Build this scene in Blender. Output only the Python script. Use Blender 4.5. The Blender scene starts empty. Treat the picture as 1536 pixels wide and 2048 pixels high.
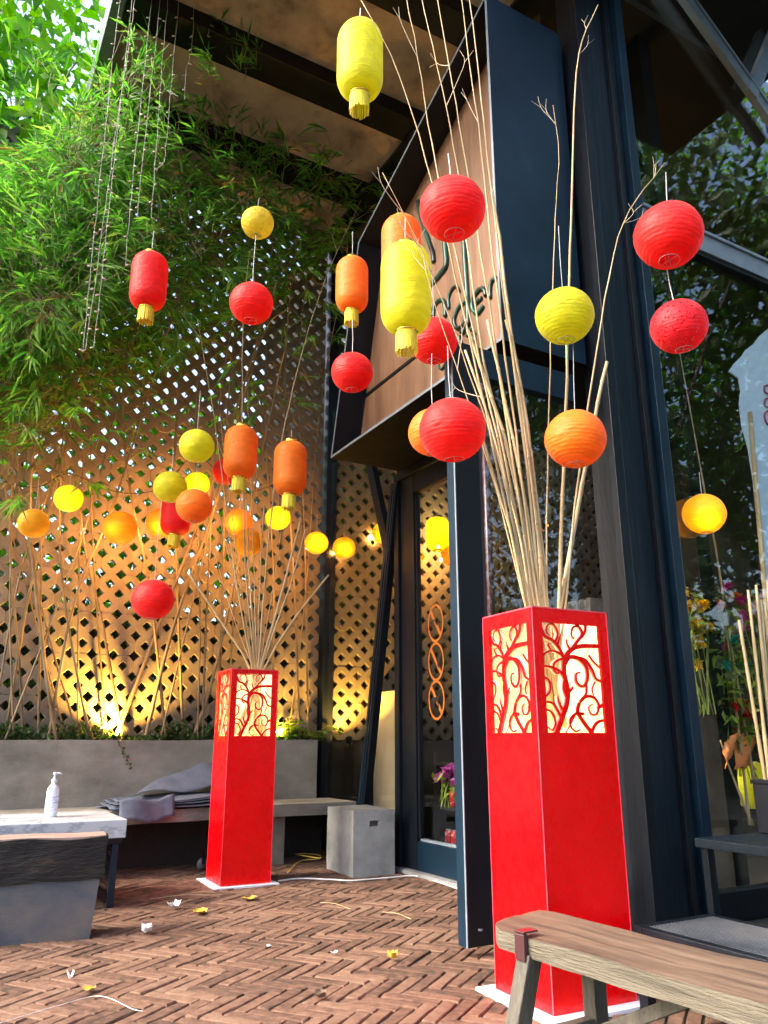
import bpy, bmesh, math, random
import numpy as np
from mathutils import Vector, Matrix, noise

S = bpy.context.scene
COL = S.collection
R = math.radians
random.seed(7)
RNG = np.random.default_rng(11)

# ------------------------------------------------------------------ camera, sky, sun, exposure
F, PIT, CAMH, ANG = 1560.0, R(16.3), 1.0, R(29.5)
cam_d = bpy.data.cameras.new('camera')
cam = bpy.data.objects.new('camera', cam_d)
COL.objects.link(cam)
cam.location = (0, 0, CAMH)
cam.rotation_euler = (R(90) + PIT, 0, 0)
cam_d.sensor_fit = 'VERTICAL'
cam_d.sensor_height = 24.0
cam_d.lens = F / 2048 * 24.0
cam_d.clip_end = 500
S.camera = cam

SUN_EL, SUN_AZ = R(38), R(252)
wd = bpy.data.worlds.new('World')
S.world = wd
wd.use_nodes = True
nt = wd.node_tree
nt.nodes.clear()
sky = nt.nodes.new('ShaderNodeTexSky')
sky.sky_type = 'NISHITA'
sky.sun_disc = False
sky.sun_elevation = SUN_EL
sky.sun_rotation = SUN_AZ
sky.air_density = 1.0
sky.dust_density = 6.0
sky.ozone_density = 1.0
bg = nt.nodes.new('ShaderNodeBackground')
bg.inputs['Strength'].default_value = 0.15
wo = nt.nodes.new('ShaderNodeOutputWorld')
nt.links.new(sky.outputs[0], bg.inputs['Color'])
nt.links.new(bg.outputs[0], wo.inputs['Surface'])

sl = bpy.data.lights.new('sun', 'SUN')
sl.energy = 0.6
sl.angle = R(30)
sl.color = (1.0, 0.95, 0.88)
so = bpy.data.objects.new('sun', sl)
COL.objects.link(so)
sd = Vector((math.sin(SUN_AZ) * math.cos(SUN_EL), math.cos(SUN_AZ) * math.cos(SUN_EL), math.sin(SUN_EL)))
so.rotation_euler = (-sd).to_track_quat('-Z', 'Y').to_euler()

S.view_settings.view_transform = 'Standard'
S.view_settings.look = 'None'
S.view_settings.gamma = 1.0
S.view_settings.use_curve_mapping = False
S.view_settings.exposure = 2.3
S.render.engine = 'CYCLES'
S.cycles.use_denoising = True
S.cycles.use_adaptive_sampling = True
S.cycles.adaptive_threshold = 0.025
S.cycles.max_bounces = 8
S.cycles.transparent_max_bounces = 16
S.cycles.sample_clamp_indirect = 6.0
S.cycles.caustics_reflective = False
S.cycles.caustics_refractive = False

# ------------------------------------------------------------------ site frame: u along the lattice wall, v along the shopfront
CA, SA = math.cos(ANG), math.sin(ANG)
UX = Vector((CA, SA, 0)); VX = Vector((-SA, CA, 0))
FWD = Vector((0, math.cos(PIT), math.sin(PIT))); UPV = Vector((0, -math.sin(PIT), math.cos(PIT)))
C0 = Vector((0, 0, CAMH))
def W(u, v, z): return UX * u + VX * v + Vector((0, 0, z))
def uvz(p): return (p.dot(UX), p.dot(VX), p.z)
def ray(x, y): return FWD + Vector((1, 0, 0)) * ((x - 768) / F) - UPV * ((y - 1024) / F)
def onv(x, y, v): r = ray(x, y); return C0 + r * (v / r.dot(VX))
def onu(x, y, u): r = ray(x, y); return C0 + r * (u / r.dot(UX))
def onz(x, y, z): r = ray(x, y); return C0 + r * ((z - CAMH) / r.z)
def at(x, y, d): return C0 + ray(x, y) * d
def pix(p):
    q = p - C0; d = q.dot(FWD)
    if d < 0.05: return (-9999, -9999, d)
    return (768 + F * q.x / d, 1024 - F * q.dot(UPV) / d, d)

# ------------------------------------------------------------------ mesh builder
class MB:
    def __init__(s): s.v = []; s.f = []
    def add(s, vs, fs):
        o = len(s.v); s.v += [tuple(p) for p in vs]; s.f += [tuple(i + o for i in f) for f in fs]
    def box(s, c, d, m=None):
        x, y, z = d[0] / 2, d[1] / 2, d[2] / 2
        vs = [Vector((a * x, b * y, e * z)) for a in (-1, 1) for b in (-1, 1) for e in (-1, 1)]
        if m is not None: vs = [m @ p for p in vs]
        c = Vector(c)
        s.add([p + c for p in vs], [(0, 1, 3, 2), (4, 6, 7, 5), (0, 4, 5, 1), (2, 3, 7, 6), (0, 2, 6, 4), (1, 5, 7, 3)])
        return s
    def bb(s, lo, hi):
        return s.box([(a + b) / 2 for a, b in zip(lo, hi)], [abs(b - a) for a, b in zip(lo, hi)])
    def bar(s, a, b, w, h, up=(0, 0, 1)):
        a, b = Vector(a), Vector(b); d = b - a; L = d.length; d.normalize()
        upv = Vector(up)
        if abs(d.dot(upv)) > .98: upv = Vector((0, 1, 0))
        x = d.cross(upv).normalized(); y = x.cross(d)
        m = Matrix((x, d, y)).transposed()
        return s.box((a + b) / 2, (w, L, h), m)
    def prism(s, poly, ext):
        ext = Vector(ext); n = len(poly); P = [Vector(p) for p in poly]
        s.add(P + [p + ext for p in P], [tuple(range(n))[::-1], tuple(range(n, 2 * n))] + [(i, (i + 1) % n, n + (i + 1) % n, n + i) for i in range(n)])
        return s
    def tube(s, pts, rad, n=6, cap=True):
        pts = [Vector(p) for p in pts]; k = len(pts)
        if not hasattr(rad, '__len__'): rad = [rad] * k
        vs = []; prev = None
        for i, p in enumerate(pts):
            t = (pts[min(i + 1, k - 1)] - pts[max(i - 1, 0)])
            if t.length < 1e-9: t = Vector((0, 0, 1))
            t.normalize()
            if prev is None:
                a = Vector((1, 0, 0)) if abs(t.x) < .8 else Vector((0, 1, 0))
                x = t.cross(a).normalized()
            else: x = (prev - t * prev.dot(t)).normalized()
            prev = x; y = t.cross(x)
            for j in range(n):
                an = 2 * math.pi * j / n
                vs.append(p + (x * math.cos(an) + y * math.sin(an)) * rad[i])
        fs = [(i * n + j, i * n + (j + 1) % n, (i + 1) * n + (j + 1) % n, (i + 1) * n + j) for i in range(k - 1) for j in range(n)]
        if cap: fs += [tuple(range(n))[::-1], tuple(range((k - 1) * n, k * n))]
        s.add(vs, fs); return s
    def lathe(s, prof, n=24, c=(0, 0, 0), cap=False, wob=None):
        vs = []
        for i, (r, z) in enumerate(prof):
            for j in range(n):
                a = 2 * math.pi * j / n
                rr = r * (wob(a, z) if wob else 1)
                vs.append((c[0] + rr * math.cos(a), c[1] + rr * math.sin(a), c[2] + z))
        k = len(prof)
        fs = [(i * n + j, i * n + (j + 1) % n, (i + 1) * n + (j + 1) % n, (i + 1) * n + j) for i in range(k - 1) for j in range(n)]
        if cap: fs += [tuple(range(n))[::-1], tuple(range((k - 1) * n, k * n))]
        s.add(vs, fs); return s
    def ball(s, c, r, n=10, m=6, sq=1):
        pr = [(r * math.sin(math.pi * (i + .02) / (m + .04)), -r * sq * math.cos(math.pi * (i + .02) / (m + .04))) for i in range(m + 1)]
        return s.lathe(pr, n, c, True)
    def build(s, name, mat, parent=None, smooth=False, bevel=0, seg=2, solid=0):
        me = bpy.data.meshes.new(name); me.from_pydata(s.v, [], s.f); me.validate()
        if bevel:
            bm = bmesh.new(); bm.from_mesh(me)
            bmesh.ops.remove_doubles(bm, verts=bm.verts, dist=1e-6)
            ed = [e for e in bm.edges if len(e.link_faces) == 2 and e.calc_face_angle(0) > .5]
            bmesh.ops.bevel(bm, geom=ed, offset=bevel, segments=seg, affect='EDGES', profile=.6)
            bm.to_mesh(me); bm.free()
        return link(name, me, mat, parent, smooth, solid)
def link(name, me, mat, parent=None, smooth=False, solid=0):
    o = bpy.data.objects.new(name, me)
    COL.objects.link(o)
    if mat is not None and not me.materials: me.materials.append(mat)
    if parent is not None: o.parent = parent
    if smooth: me.shade_smooth()
    if solid:
        md = o.modifiers.new('t', 'SOLIDIFY'); md.thickness = solid; md.offset = 0
    return o
def tag(o, label, cat, group=None, kind=None):
    o['label'] = label; o['category'] = cat
    if group: o['group'] = group
    if kind: o['kind'] = kind
    return o
def thing(name, label, cat, loc=(0, 0, 0), rz=0.0, group=None):
    o = bpy.data.objects.new(name, None); o.empty_display_size = .1
    COL.objects.link(o); o.location = loc; o.rotation_euler = (0, 0, rz)
    return tag(o, label, cat, group)
def site(name, label, cat, u=0, v=0, z=0, rz=0.0, group=None):
    """a thing whose local x/y run along the site's u/v"""
    return thing(name, label, cat, W(u, v, z), ANG + rz, group)
def struct(o): o['kind'] = 'structure'; return o
def L(p, t):
    """world point to the local frame of a site thing with no extra turn"""
    d = Vector(p) - t.location
    return Vector((d.dot(UX), d.dot(VX), d.z))

# ------------------------------------------------------------------ materials
def newmat(name):
    m = bpy.data.materials.new(name); m.use_nodes = True
    n = m.node_tree; n.nodes.clear()
    o = n.nodes.new('ShaderNodeOutputMaterial')
    return m, n, o
def N(n, t, **k):
    x = n.nodes.new(t)
    for a, b in k.items():
        if a in x.inputs: x.inputs[a].default_value = b
        else: setattr(x, a, b)
    return x
def ramp(n, stops, fac):
    r = n.nodes.new('ShaderNodeValToRGB')
    while len(r.color_ramp.elements) < len(stops): r.color_ramp.elements.new(.5)
    for e, (p, c) in zip(r.color_ramp.elements, stops):
        e.position = p; e.color = (*c, 1) if len(c) == 3 else c
    n.links.new(fac, r.inputs[0]); return r
def surf(name, stops, scale=6.0, stretch=(1, 1, 1), rough=.6, rvar=.15, bump=.2, bscale=40, detail=6, metal=0, spec=.5, coat=0, dist=.02, isl=0.0):
    """mottled solid: noise-driven colour, roughness and relief in object space"""
    m, n, o = newmat(name)
    tc = N(n, 'ShaderNodeTexCoord'); mp = N(n, 'ShaderNodeMapping'); mp.inputs['Scale'].default_value = stretch
    n.links.new(tc.outputs['Object'], mp.inputs[0])
    oi = N(n, 'ShaderNodeObjectInfo')
    nz = N(n, 'ShaderNodeTexNoise', Scale=scale, Detail=detail, Roughness=.62, noise_dimensions='4D')
    mu = N(n, 'ShaderNodeMath', operation='MULTIPLY'); mu.inputs[1].default_value = 37
    n.links.new(oi.outputs['Random'], mu.inputs[0]); n.links.new(mu.outputs[0], nz.inputs['W'])
    n.links.new(mp.outputs[0], nz.inputs['Vector'])
    fac = nz.outputs['Fac']
    if isl:
        ge = N(n, 'ShaderNodeNewGeometry')
        a1 = N(n, 'ShaderNodeMath', operation='ADD'); n.links.new(ge.outputs['Random Per Island'], a1.inputs[0]); n.links.new(oi.outputs['Random'], a1.inputs[1])
        fr = N(n, 'ShaderNodeMath', operation='FRACT'); n.links.new(a1.outputs[0], fr.inputs[0])
        sb = N(n, 'ShaderNodeMath', operation='MULTIPLY_ADD'); n.links.new(fr.outputs[0], sb.inputs[0]); sb.inputs[1].default_value = isl; sb.inputs[2].default_value = -isl / 2
        ad = N(n, 'ShaderNodeMath', operation='ADD'); n.links.new(fac, ad.inputs[0]); n.links.new(sb.outputs[0], ad.inputs[1]); fac = ad.outputs[0]
    cr = ramp(n, stops, fac)
    p = N(n, 'ShaderNodeBsdfPrincipled', Metallic=metal)
    p.inputs['Specular IOR Level'].default_value = spec
    p.inputs['Coat Weight'].default_value = coat
    n.links.new(cr.outputs[0], p.inputs['Base Color'])
    nb = N(n, 'ShaderNodeTexNoise', Scale=bscale, Detail=5.0, Roughness=.65); n.links.new(mp.outputs[0], nb.inputs['Vector'])
    rr = N(n, 'ShaderNodeMapRange'); rr.inputs['To Min'].default_value = max(.03, rough - rvar); rr.inputs['To Max'].default_value = min(1, rough + rvar)
    n.links.new(nb.outputs['Fac'], rr.inputs['Value']); n.links.new(rr.outputs[0], p.inputs['Roughness'])
    if bump:
        b = N(n, 'ShaderNodeBump', Strength=bump, Distance=dist); n.links.new(nb.outputs['Fac'], b.inputs['Height']); n.links.new(b.outputs[0], p.inputs['Normal'])
    n.links.new(p.outputs[0], o.inputs[0])
    return m
def g(x, y=None, z=None): return (x, x if y is None else y, x if z is None else z)
M = {}
M['steel'] = surf('black_painted_steel', [(.25, (.003, .004, .007)), (.6, (.007, .010, .015)), (.85, (.02, .025, .03))], 5, (1, 1, .25), .34, .14, .12, 60, spec=.24)
M['steel_worn'] = surf('worn_black_steel_column', [(.3, (.003, .007, .012)), (.56, (.007, .014, .022)), (.70, (.018, .027, .037)), (.85, (.05, .048, .046))], 9, (1, 1, .10), .45, .2, .3, 30, spec=.22)
M['steel_blue'] = surf('black_steel_plate', [(.3, (.003, .011, .022)), (.6, (.005, .019, .036)), (.8, (.016, .036, .058))], 3.0, (1, 1, 1), .34, .12, .05, 20, spec=.3)
M['steel_bright'] = surf('grey_steel_rail', [(.3, (.12, .155, .20)), (.7, (.20, .245, .29))], 8, (1, 1, 1), .38, .12, .1, 60)
M['raw_steel'] = surf('raw_steel_plate', [(.3, (.035, .045, .06)), (.5, (.09, .105, .13)), (.7, (.16, .15, .145))], 3.2, (1, 1, 1.3), .38, .15, .1, 40, metal=.5)
M['concrete'] = surf('concrete', [(.3, (.13, .12, .10)), (.5, (.23, .215, .18)), (.7, (.32, .30, .26))], 2.3, (1, 1, 1.6), .8, .12, .35, 45)
M['concrete_grey'] = surf('grey_concrete', [(.3, (.14, .15, .15)), (.5, (.23, .24, .24)), (.75, (.34, .35, .34))], 5, (1, 1, 1), .75, .15, .3, 55)
M['marble'] = surf('white_marble', [(.40, (.50, .53, .56)), (.5, (.47, .50, .53)), (.535, (.30, .32, .36)), (.57, (.49, .52, .55))], 2.6, (1, 1.4, 2), .22, .06, .03, 20)
M['log'] = surf('charred_log', [(.35, (.004, .004, .005)), (.58, (.012, .011, .012)), (.74, (.07, .045, .025)), (.82, (.015, .014, .013))], 4, (.6, 2, 2), .6, .2, .6, 25, spec=.25)
M['log_top'] = surf('weathered_log_top', [(.3, (.16, .11, .095)), (.6, (.30, .22, .19)), (.8, (.40, .32, .28))], 6, (.5, 4, 2), .6, .15, .4, 30)
M['bench_wood'] = surf('old_bench_wood', [(.28, (.022, .014, .009)), (.42, (.075, .044, .026)), (.58, (.13, .08, .049)), (.75, (.175, .13, .09))], 5.5, (7, .45, 4), .68, .15, .6, 30, dist=.012)
M['bench_side'] = surf('bench_side_wood', [(.25, (.045, .038, .026)), (.5, (.13, .112, .08)), (.8, (.22, .20, .15))], 6, (3, .4, 5), .75, .12, .8, 34)
M['dark_wood'] = surf('dark_wood', [(.3, (.012, .009, .008)), (.7, (.03, .022, .018))], 6, (3, .5, 3), .6, .15, .4, 30)
M['leg_wood'] = surf('grey_leg_wood', [(.25, (.035, .032, .026)), (.5, (.09, .082, .066)), (.8, (.16, .148, .118))], 6, (3, 3, .6), .75, .12, .5, 36)
M['sign_wood'] = surf('brown_sign_board', [(.25, (.07, .03, .013)), (.48, (.15, .073, .038)), (.62, (.21, .115, .066)), (.85, (.27, .16, .10))], 2.4, (1, 3, .35), .55, .15, .15, 30)
M['ceil'] = surf('stained_ceiling_board', [(.30, (.10, .058, .024)), (.45, (.26, .165, .07)), (.60, (.36, .24, .105)), (.78, (.17, .10, .042))], 2.6, (1, 1, 1), .8, .1, .1, 20)
M['brick'] = surf('clay_brick', [(.15, (.030, .032, .025)), (.36, (.095, .056, .040)), (.52, (.150, .086, .060)), (.68, (.195, .120, .084)), (.9, (.17, .145, .105))], 24, (1, 1, 1), .9, .1, .8, 90, dist=.006, isl=.30, spec=.15)
M['soil'] = surf('mossy_joint_dirt', [(.3, (.018, .022, .018)), (.55, (.045, .05, .038)), (.75, (.10, .085, .06))], 4, (1, 1, 1), .9, .08, .8, 60)
M['lattice'] = surf('terracotta_lattice', [(.3, (.12, .10, .075)), (.55, (.19, .158, .118)), (.8, (.25, .21, .16))], 5, (1, 1, 1), .7, .1, .15, 60)
M['pillar'] = surf('red_lacquer_board', [(.3, (.60, .000, .001)), (.5, (.70, .000, .002)), (.7, (.78, .001, .003))], 4, (1, 1, .7), .28, .12, .04, 26, spec=.35)
M['edge_glint'] = surf('pink_edge_glint', [(.3, (.74, .03, .06)), (.7, (.80, .10, .14))], 6, rough=.4, bump=0)  # blown-out light along the red board edges, painted as pink strips
M['liner'] = surf('cream_liner', [(.3, (.82, .70, .46)), (.7, (.9, .8, .58))], 4, rough=.7, bump=0)
M['baseboard'] = surf('white_base_board', [(.3, (.6, .62, .72)), (.7, (.74, .76, .84))], 5, rough=.5, bump=.05)
M['felt'] = surf('grey_felt', [(.3, (.055, .065, .095)), (.6, (.10, .115, .16)), (.8, (.15, .165, .21))], 9, rough=.95, rvar=.05, bump=.5, bscale=150)
M['plastic'] = surf('white_plastic', [(.3, (.50, .58, .68)), (.7, (.58, .65, .74))], 3, rough=.35, bump=0)
M['labelpaper'] = surf('bottle_print', [(.45, (.66, .72, .82)), (.6, (.3, .36, .55))], 30, (1, 1, 4), rough=.5, bump=0)
M['gold'] = surf('gold_foil', [(.3, (.75, .42, .05)), (.7, (.95, .66, .12))], 14, (1, 1, 4), .2, .1, .1, 40, metal=1)
M['fringe'] = surf('yellow_fringe', [(.3, (.62, .50, .02)), (.7, (.80, .70, .06))], 40, (4, 4, .3), .7, .1, .2, 60)
M['wire'] = surf('thin_wire', [(.3, (.30, .32, .34)), (.7, (.5, .52, .54))], 20, rough=.4, bump=0)
M['cable_black'] = surf('black_cable', [(.3, g(.008)), (.7, g(.02))], 20, rough=.5, bump=0)
M['strand'] = surf('strand_wire', [(.3, g(.36)), (.7, g(.5))], 20, rough=.5, bump=0)
M['cable_white'] = surf('white_cable', [(.3, g(.6)), (.7, g(.75))], 20, rough=.5, bump=0)
M['cord_yellow'] = surf('yellow_cord', [(.3, (.5, .36, .06)), (.7, (.6, .45, .1))], 20, rough=.5, bump=0)
M['bulb_clear'] = surf('fairy_bulb', [(.3, (.36, .31, .24)), (.7, (.5, .44, .36))], 20, rough=.25, bump=0)
M['rubber'] = surf('grey_rubber', [(.3, g(.08)), (.7, g(.16))], 20, rough=.6, bump=0)
M['cane'] = surf('dry_cane', [(.22, (.24, .16, .075)), (.45, (.42, .31, .155)), (.65, (.54, .43, .25)), (.85, (.38, .27, .125))], 5, (2, 2, .6), .5, .12, .15, 50)
M['culm'] = surf('tan_bamboo_culm', [(.25, (.07, .05, .025)), (.45, (.17, .12, .06)), (.65, (.27, .205, .115)), (.85, (.15, .15, .06))], 4, (2, 2, .8), .5, .12, .15, 50)
M['twig'] = surf('dry_twig', [(.3, (.34, .27, .18)), (.7, (.55, .47, .36))], 12, rough=.7, bump=.1)
M['bark'] = surf('tree_bark', [(.3, (.05, .04, .03)), (.7, (.14, .115, .09))], 8, (2, 2, .4), .85, .1, .8, 20)
M['letters'] = surf('dark_green_letter', [(.4, (.004, .010, .010)), (.6, (.008, .07, .05))], 5, rough=.35, bump=0)
M['slot'] = surf('black_groove', [(.4, g(.004)), (.6, g(.008))], 9, rough=.7, bump=0, spec=.1)
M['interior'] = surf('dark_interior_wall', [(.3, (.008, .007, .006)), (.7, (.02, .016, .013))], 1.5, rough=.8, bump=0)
M['cream_wall'] = surf('cream_plaster', [(.3, (.55, .44, .26)), (.7, (.66, .56, .36))], 1.5, rough=.85, bump=.1)
M['board_blue'] = surf('pale_blue_foam_board', [(.3, (.52, .68, .86)), (.7, (.60, .75, .90))], 2, rough=.6, bump=0)
M['purple_red'] = surf('dark_red_letter', [(.3, (.25, .02, .08)), (.7, (.35, .03, .1))], 2, rough=.5, bump=0)
M['sticker_orange'] = surf('orange_sticker', [(.3, (.40, .11, .015)), (.7, (.46, .14, .02))], 9, rough=.5, bump=0)
M['sticker_black'] = surf('black_sticker', [(.3, g(.006)), (.7, g(.012))], 9, rough=.5, bump=0)
M['can'] = surf('red_can_print', [(.42, (.45, .01, .012)), (.56, (.55, .015, .02)), (.62, (.65, .62, .6))], 22, (1, 1, 2), .3, .05, 0)
M['paper'] = surf('crumpled_paper', [(.3, (.62, .66, .70)), (.7, (.75, .78, .80))], 20, rough=.8, bump=.3)
M['dryleaf'] = surf('dry_yellow_leaf', [(.3, (.40, .22, .03)), (.55, (.60, .40, .05)), (.8, (.35, .2, .05))], 30, rough=.6, bump=.3)
M['brownbar'] = surf('brown_red_bar', [(.3, (.035, .012, .014)), (.7, (.07, .025, .03))], 6, (2, 2, .3), .35, .1, .05)
M['neighbour'] = surf('pale_render', [(.3, (.42, .46, .52)), (.7, (.55, .6, .66))], 1.2, rough=.85, bump=.1)
M['pot'] = surf('black_pot', [(.3, (.006, .007, .012)), (.7, (.015, .017, .025))], 5, rough=.4, bump=.05)
M['cloth_orange'] = surf('orange_cloth', [(.3, (.75, .22, .05)), (.7, (.85, .3, .1))], 6, rough=.9, bump=.3)

def leafmat(name, cols, trans=.45, rough=.45):
    m, n, o = newmat(name)
    ge = N(n, 'ShaderNodeNewGeometry'); tc = N(n, 'ShaderNodeTexCoord')
    nz = N(n, 'ShaderNodeTexNoise', Scale=1.3, Detail=2.0); n.links.new(tc.outputs['Object'], nz.inputs['Vector'])
    mx = N(n, 'ShaderNodeMath', operation='MULTIPLY_ADD'); n.links.new(ge.outputs['Random Per Island'], mx.inputs[0]); mx.inputs[1].default_value = .6
    sc = N(n, 'ShaderNodeMath', operation='MULTIPLY'); n.links.new(nz.outputs['Fac'], sc.inputs[0]); sc.inputs[1].default_value = .4
    n.links.new(sc.outputs[0], mx.inputs[2])
    k = len(cols); cr = ramp(n, [(.1 + .8 * i / (k - 1), c) for i, c in enumerate(cols)], mx.outputs[0])
    p = N(n, 'ShaderNodeBsdfPrincipled', Roughness=rough); n.links.new(cr.outputs[0], p.inputs['Base Color'])
    t = N(n, 'ShaderNodeBsdfTranslucent')
    hs = N(n, 'ShaderNodeHueSaturation', Saturation=1.1, Value=1.5); hs.inputs['Hue'].default_value = .50
    n.links.new(cr.outputs[0], hs.inputs['Color']); n.links.new(hs.outputs[0], t.inputs['Color'])
    ms = N(n, 'ShaderNodeMixShader', Fac=trans); n.links.new(p.outputs[0], ms.inputs[1]); n.links.new(t.outputs[0], ms.inputs[2])
    n.links.new(ms.outputs[0], o.inputs[0]); return m
M['leaf_bamboo'] = leafmat('bamboo_leaf', [(.035, .095, .018), (.06, .19, .03), (.10, .29, .044), (.18, .38, .06), (.30, .40, .09)], .55)
M['leaf_dry'] = leafmat('dry_bamboo_leaf', [(.10, .06, .02), (.17, .11, .035), (.24, .17, .06), (.09, .10, .02)], .3)
M['leaf_tree'] = leafmat('broad_leaf', [(.04, .13, .015), (.07, .22, .02), (.12, .32, .025), (.22, .40, .04)], .6)
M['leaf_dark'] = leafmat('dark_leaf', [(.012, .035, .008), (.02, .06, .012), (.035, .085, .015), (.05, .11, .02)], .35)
M['leaf_fern'] = leafmat('fern_leaf', [(.06, .13, .015), (.12, .2, .02), (.2, .25, .03)], .4)

def papermat(name, col, glow=.5, holes=False):
    """thin dyed lantern cloth: diffuse front, translucent back, faint folds between the ribs"""
    m, n, o = newmat(name)
    tc = N(n, 'ShaderNodeTexCoord')
    nz = N(n, 'ShaderNodeTexNoise', Scale=9.0, Detail=4.0); mp = N(n, 'ShaderNodeMapping'); mp.inputs['Scale'].default_value = (1, 1, 3.5)
    n.links.new(tc.outputs['Object'], mp.inputs[0]); n.links.new(mp.outputs[0], nz.inputs['Vector'])
    d = [c * .86 for c in col]
    cr = ramp(n, [(.35, d), (.65, col)], nz.outputs['Fac'])
    p = N(n, 'ShaderNodeBsdfPrincipled', Roughness=.55); n.links.new(cr.outputs[0], p.inputs['Base Color'])
    p.inputs['Sheen Weight'].default_value = .15
    n2 = N(n, 'ShaderNodeTexNoise', Scale=16.0, Detail=3.0); mp2 = N(n, 'ShaderNodeMapping'); mp2.inputs['Scale'].default_value = (1, 1, 2.2)
    n.links.new(tc.outputs['Object'], mp2.inputs[0]); n.links.new(mp2.outputs[0], n2.inputs['Vector'])
    b = N(n, 'ShaderNodeBump', Strength=.6, Distance=.014); n.links.new(n2.outputs['Fac'], b.inputs['Height']); n.links.new(b.outputs[0], p.inputs['Normal'])
    t = N(n, 'ShaderNodeBsdfTranslucent'); n.links.new(cr.outputs[0], t.inputs['Color'])
    ms = N(n, 'ShaderNodeMixShader', Fac=glow); n.links.new(p.outputs[0], ms.inputs[1]); n.links.new(t.outputs[0], ms.inputs[2])
    out = ms
    if holes:
        vo = N(n, 'ShaderNodeTexVoronoi', Scale=62.0); n.links.new(tc.outputs['Object'], vo.inputs['Vector'])
        lt = N(n, 'ShaderNodeMath', operation='LESS_THAN'); lt.inputs[1].default_value = .27; n.links.new(vo.outputs['Distance'], lt.inputs[0])
        tr = N(n, 'ShaderNodeBsdfTransparent'); m2 = N(n, 'ShaderNodeMixShader')
        n.links.new(lt.outputs[0], m2.inputs[0]); n.links.new(ms.outputs[0], m2.inputs[1]); n.links.new(tr.outputs[0], m2.inputs[2]); out = m2
    n.links.new(out.outputs[0], o.inputs[0]); return m
RED, YEL, ORA, YOR = (.84, .010, .008), (.76, .75, .012), (.92, .26, .008), (.86, .50, .010)
M['p_red'] = papermat('red_lantern_cloth', RED)
M['p_yel'] = papermat('yellow_lantern_cloth', YEL)
M['p_ora'] = papermat('orange_lantern_cloth', ORA)
M['p_amb'] = papermat('amber_lantern_cloth', YOR)
M['p_red_h'] = papermat('perforated_red_cloth', (.80, .012, .03), .5, True)
M['p_yel_h'] = papermat('perforated_yellow_cloth', (.80, .66, .05), .5, True)

def glassmat(name, tint, ior, gain, rough=.0):
    m, n, o = newmat(name)
    lw = N(n, 'ShaderNodeLayerWeight', Blend=.5)
    pw = N(n, 'ShaderNodeMath', operation='POWER'); pw.inputs[1].default_value = 5.0; n.links.new(lw.outputs['Facing'], pw.inputs[0])
    mu = N(n, 'ShaderNodeMath', operation='MULTIPLY_ADD', use_clamp=True); mu.inputs[1].default_value = .96 * gain; mu.inputs[2].default_value = .04 * gain; n.links.new(pw.outputs[0], mu.inputs[0])
    tr = N(n, 'ShaderNodeBsdfTransparent'); tr.inputs[0].default_value = (*tint, 1)
    gl = N(n, 'ShaderNodeBsdfGlossy', Roughness=rough); gl.inputs[0].default_value = (.95, .97, 1, 1)
    tc = N(n, 'ShaderNodeTexCoord'); nz = N(n, 'ShaderNodeTexNoise', Scale=1.6, Detail=1.0); n.links.new(tc.outputs['Object'], nz.inputs['Vector'])
    b = N(n, 'ShaderNodeBump', Strength=.05, Distance=.02); n.links.new(nz.outputs['Fac'], b.inputs['Height']); n.links.new(b.outputs[0], gl.inputs['Normal'])
    ms = N(n, 'ShaderNodeMixShader'); n.links.new(mu.outputs[0], ms.inputs[0]); n.links.new(tr.outputs[0], ms.inputs[1]); n.links.new(gl.outputs[0], ms.inputs[2])
    n.links.new(ms.outputs[0], o.inputs[0]); return m
M['glass'] = glassmat('shop_glass', (.94, .955, .95), 1.5, 1.15)
M['glass_jar'] = glassmat('jar_glass', (.9, .9, .88), 1.45, 1.2)
def emis(name, col, s):
    m, n, o = newmat(name); e = N(n, 'ShaderNodeEmission', Strength=s); e.inputs[0].default_value = (*col, 1); n.links.new(e.outputs[0], o.inputs[0]); return m
M['bulb'] = emis('lit_bulb', (1, .62, .22), 16.0)
M['lens'] = emis('spotlight_lens', (1, .68, .18), 30)

def lamp(name, loc, watt, col, rad=.03, parent=None, spot=None, to=None):
    d = bpy.data.lights.new(name, 'SPOT' if spot else 'POINT'); d.energy = watt; d.color = col; d.shadow_soft_size = rad
    o = bpy.data.objects.new(name, d); COL.objects.link(o)
    if parent is not None: o.parent = parent
    o.location = loc
    if spot:
        d.spot_size = spot; d.spot_blend = .8
        o.rotation_euler = Vector(to).to_track_quat('-Z', 'Y').to_euler()
    return o

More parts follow.
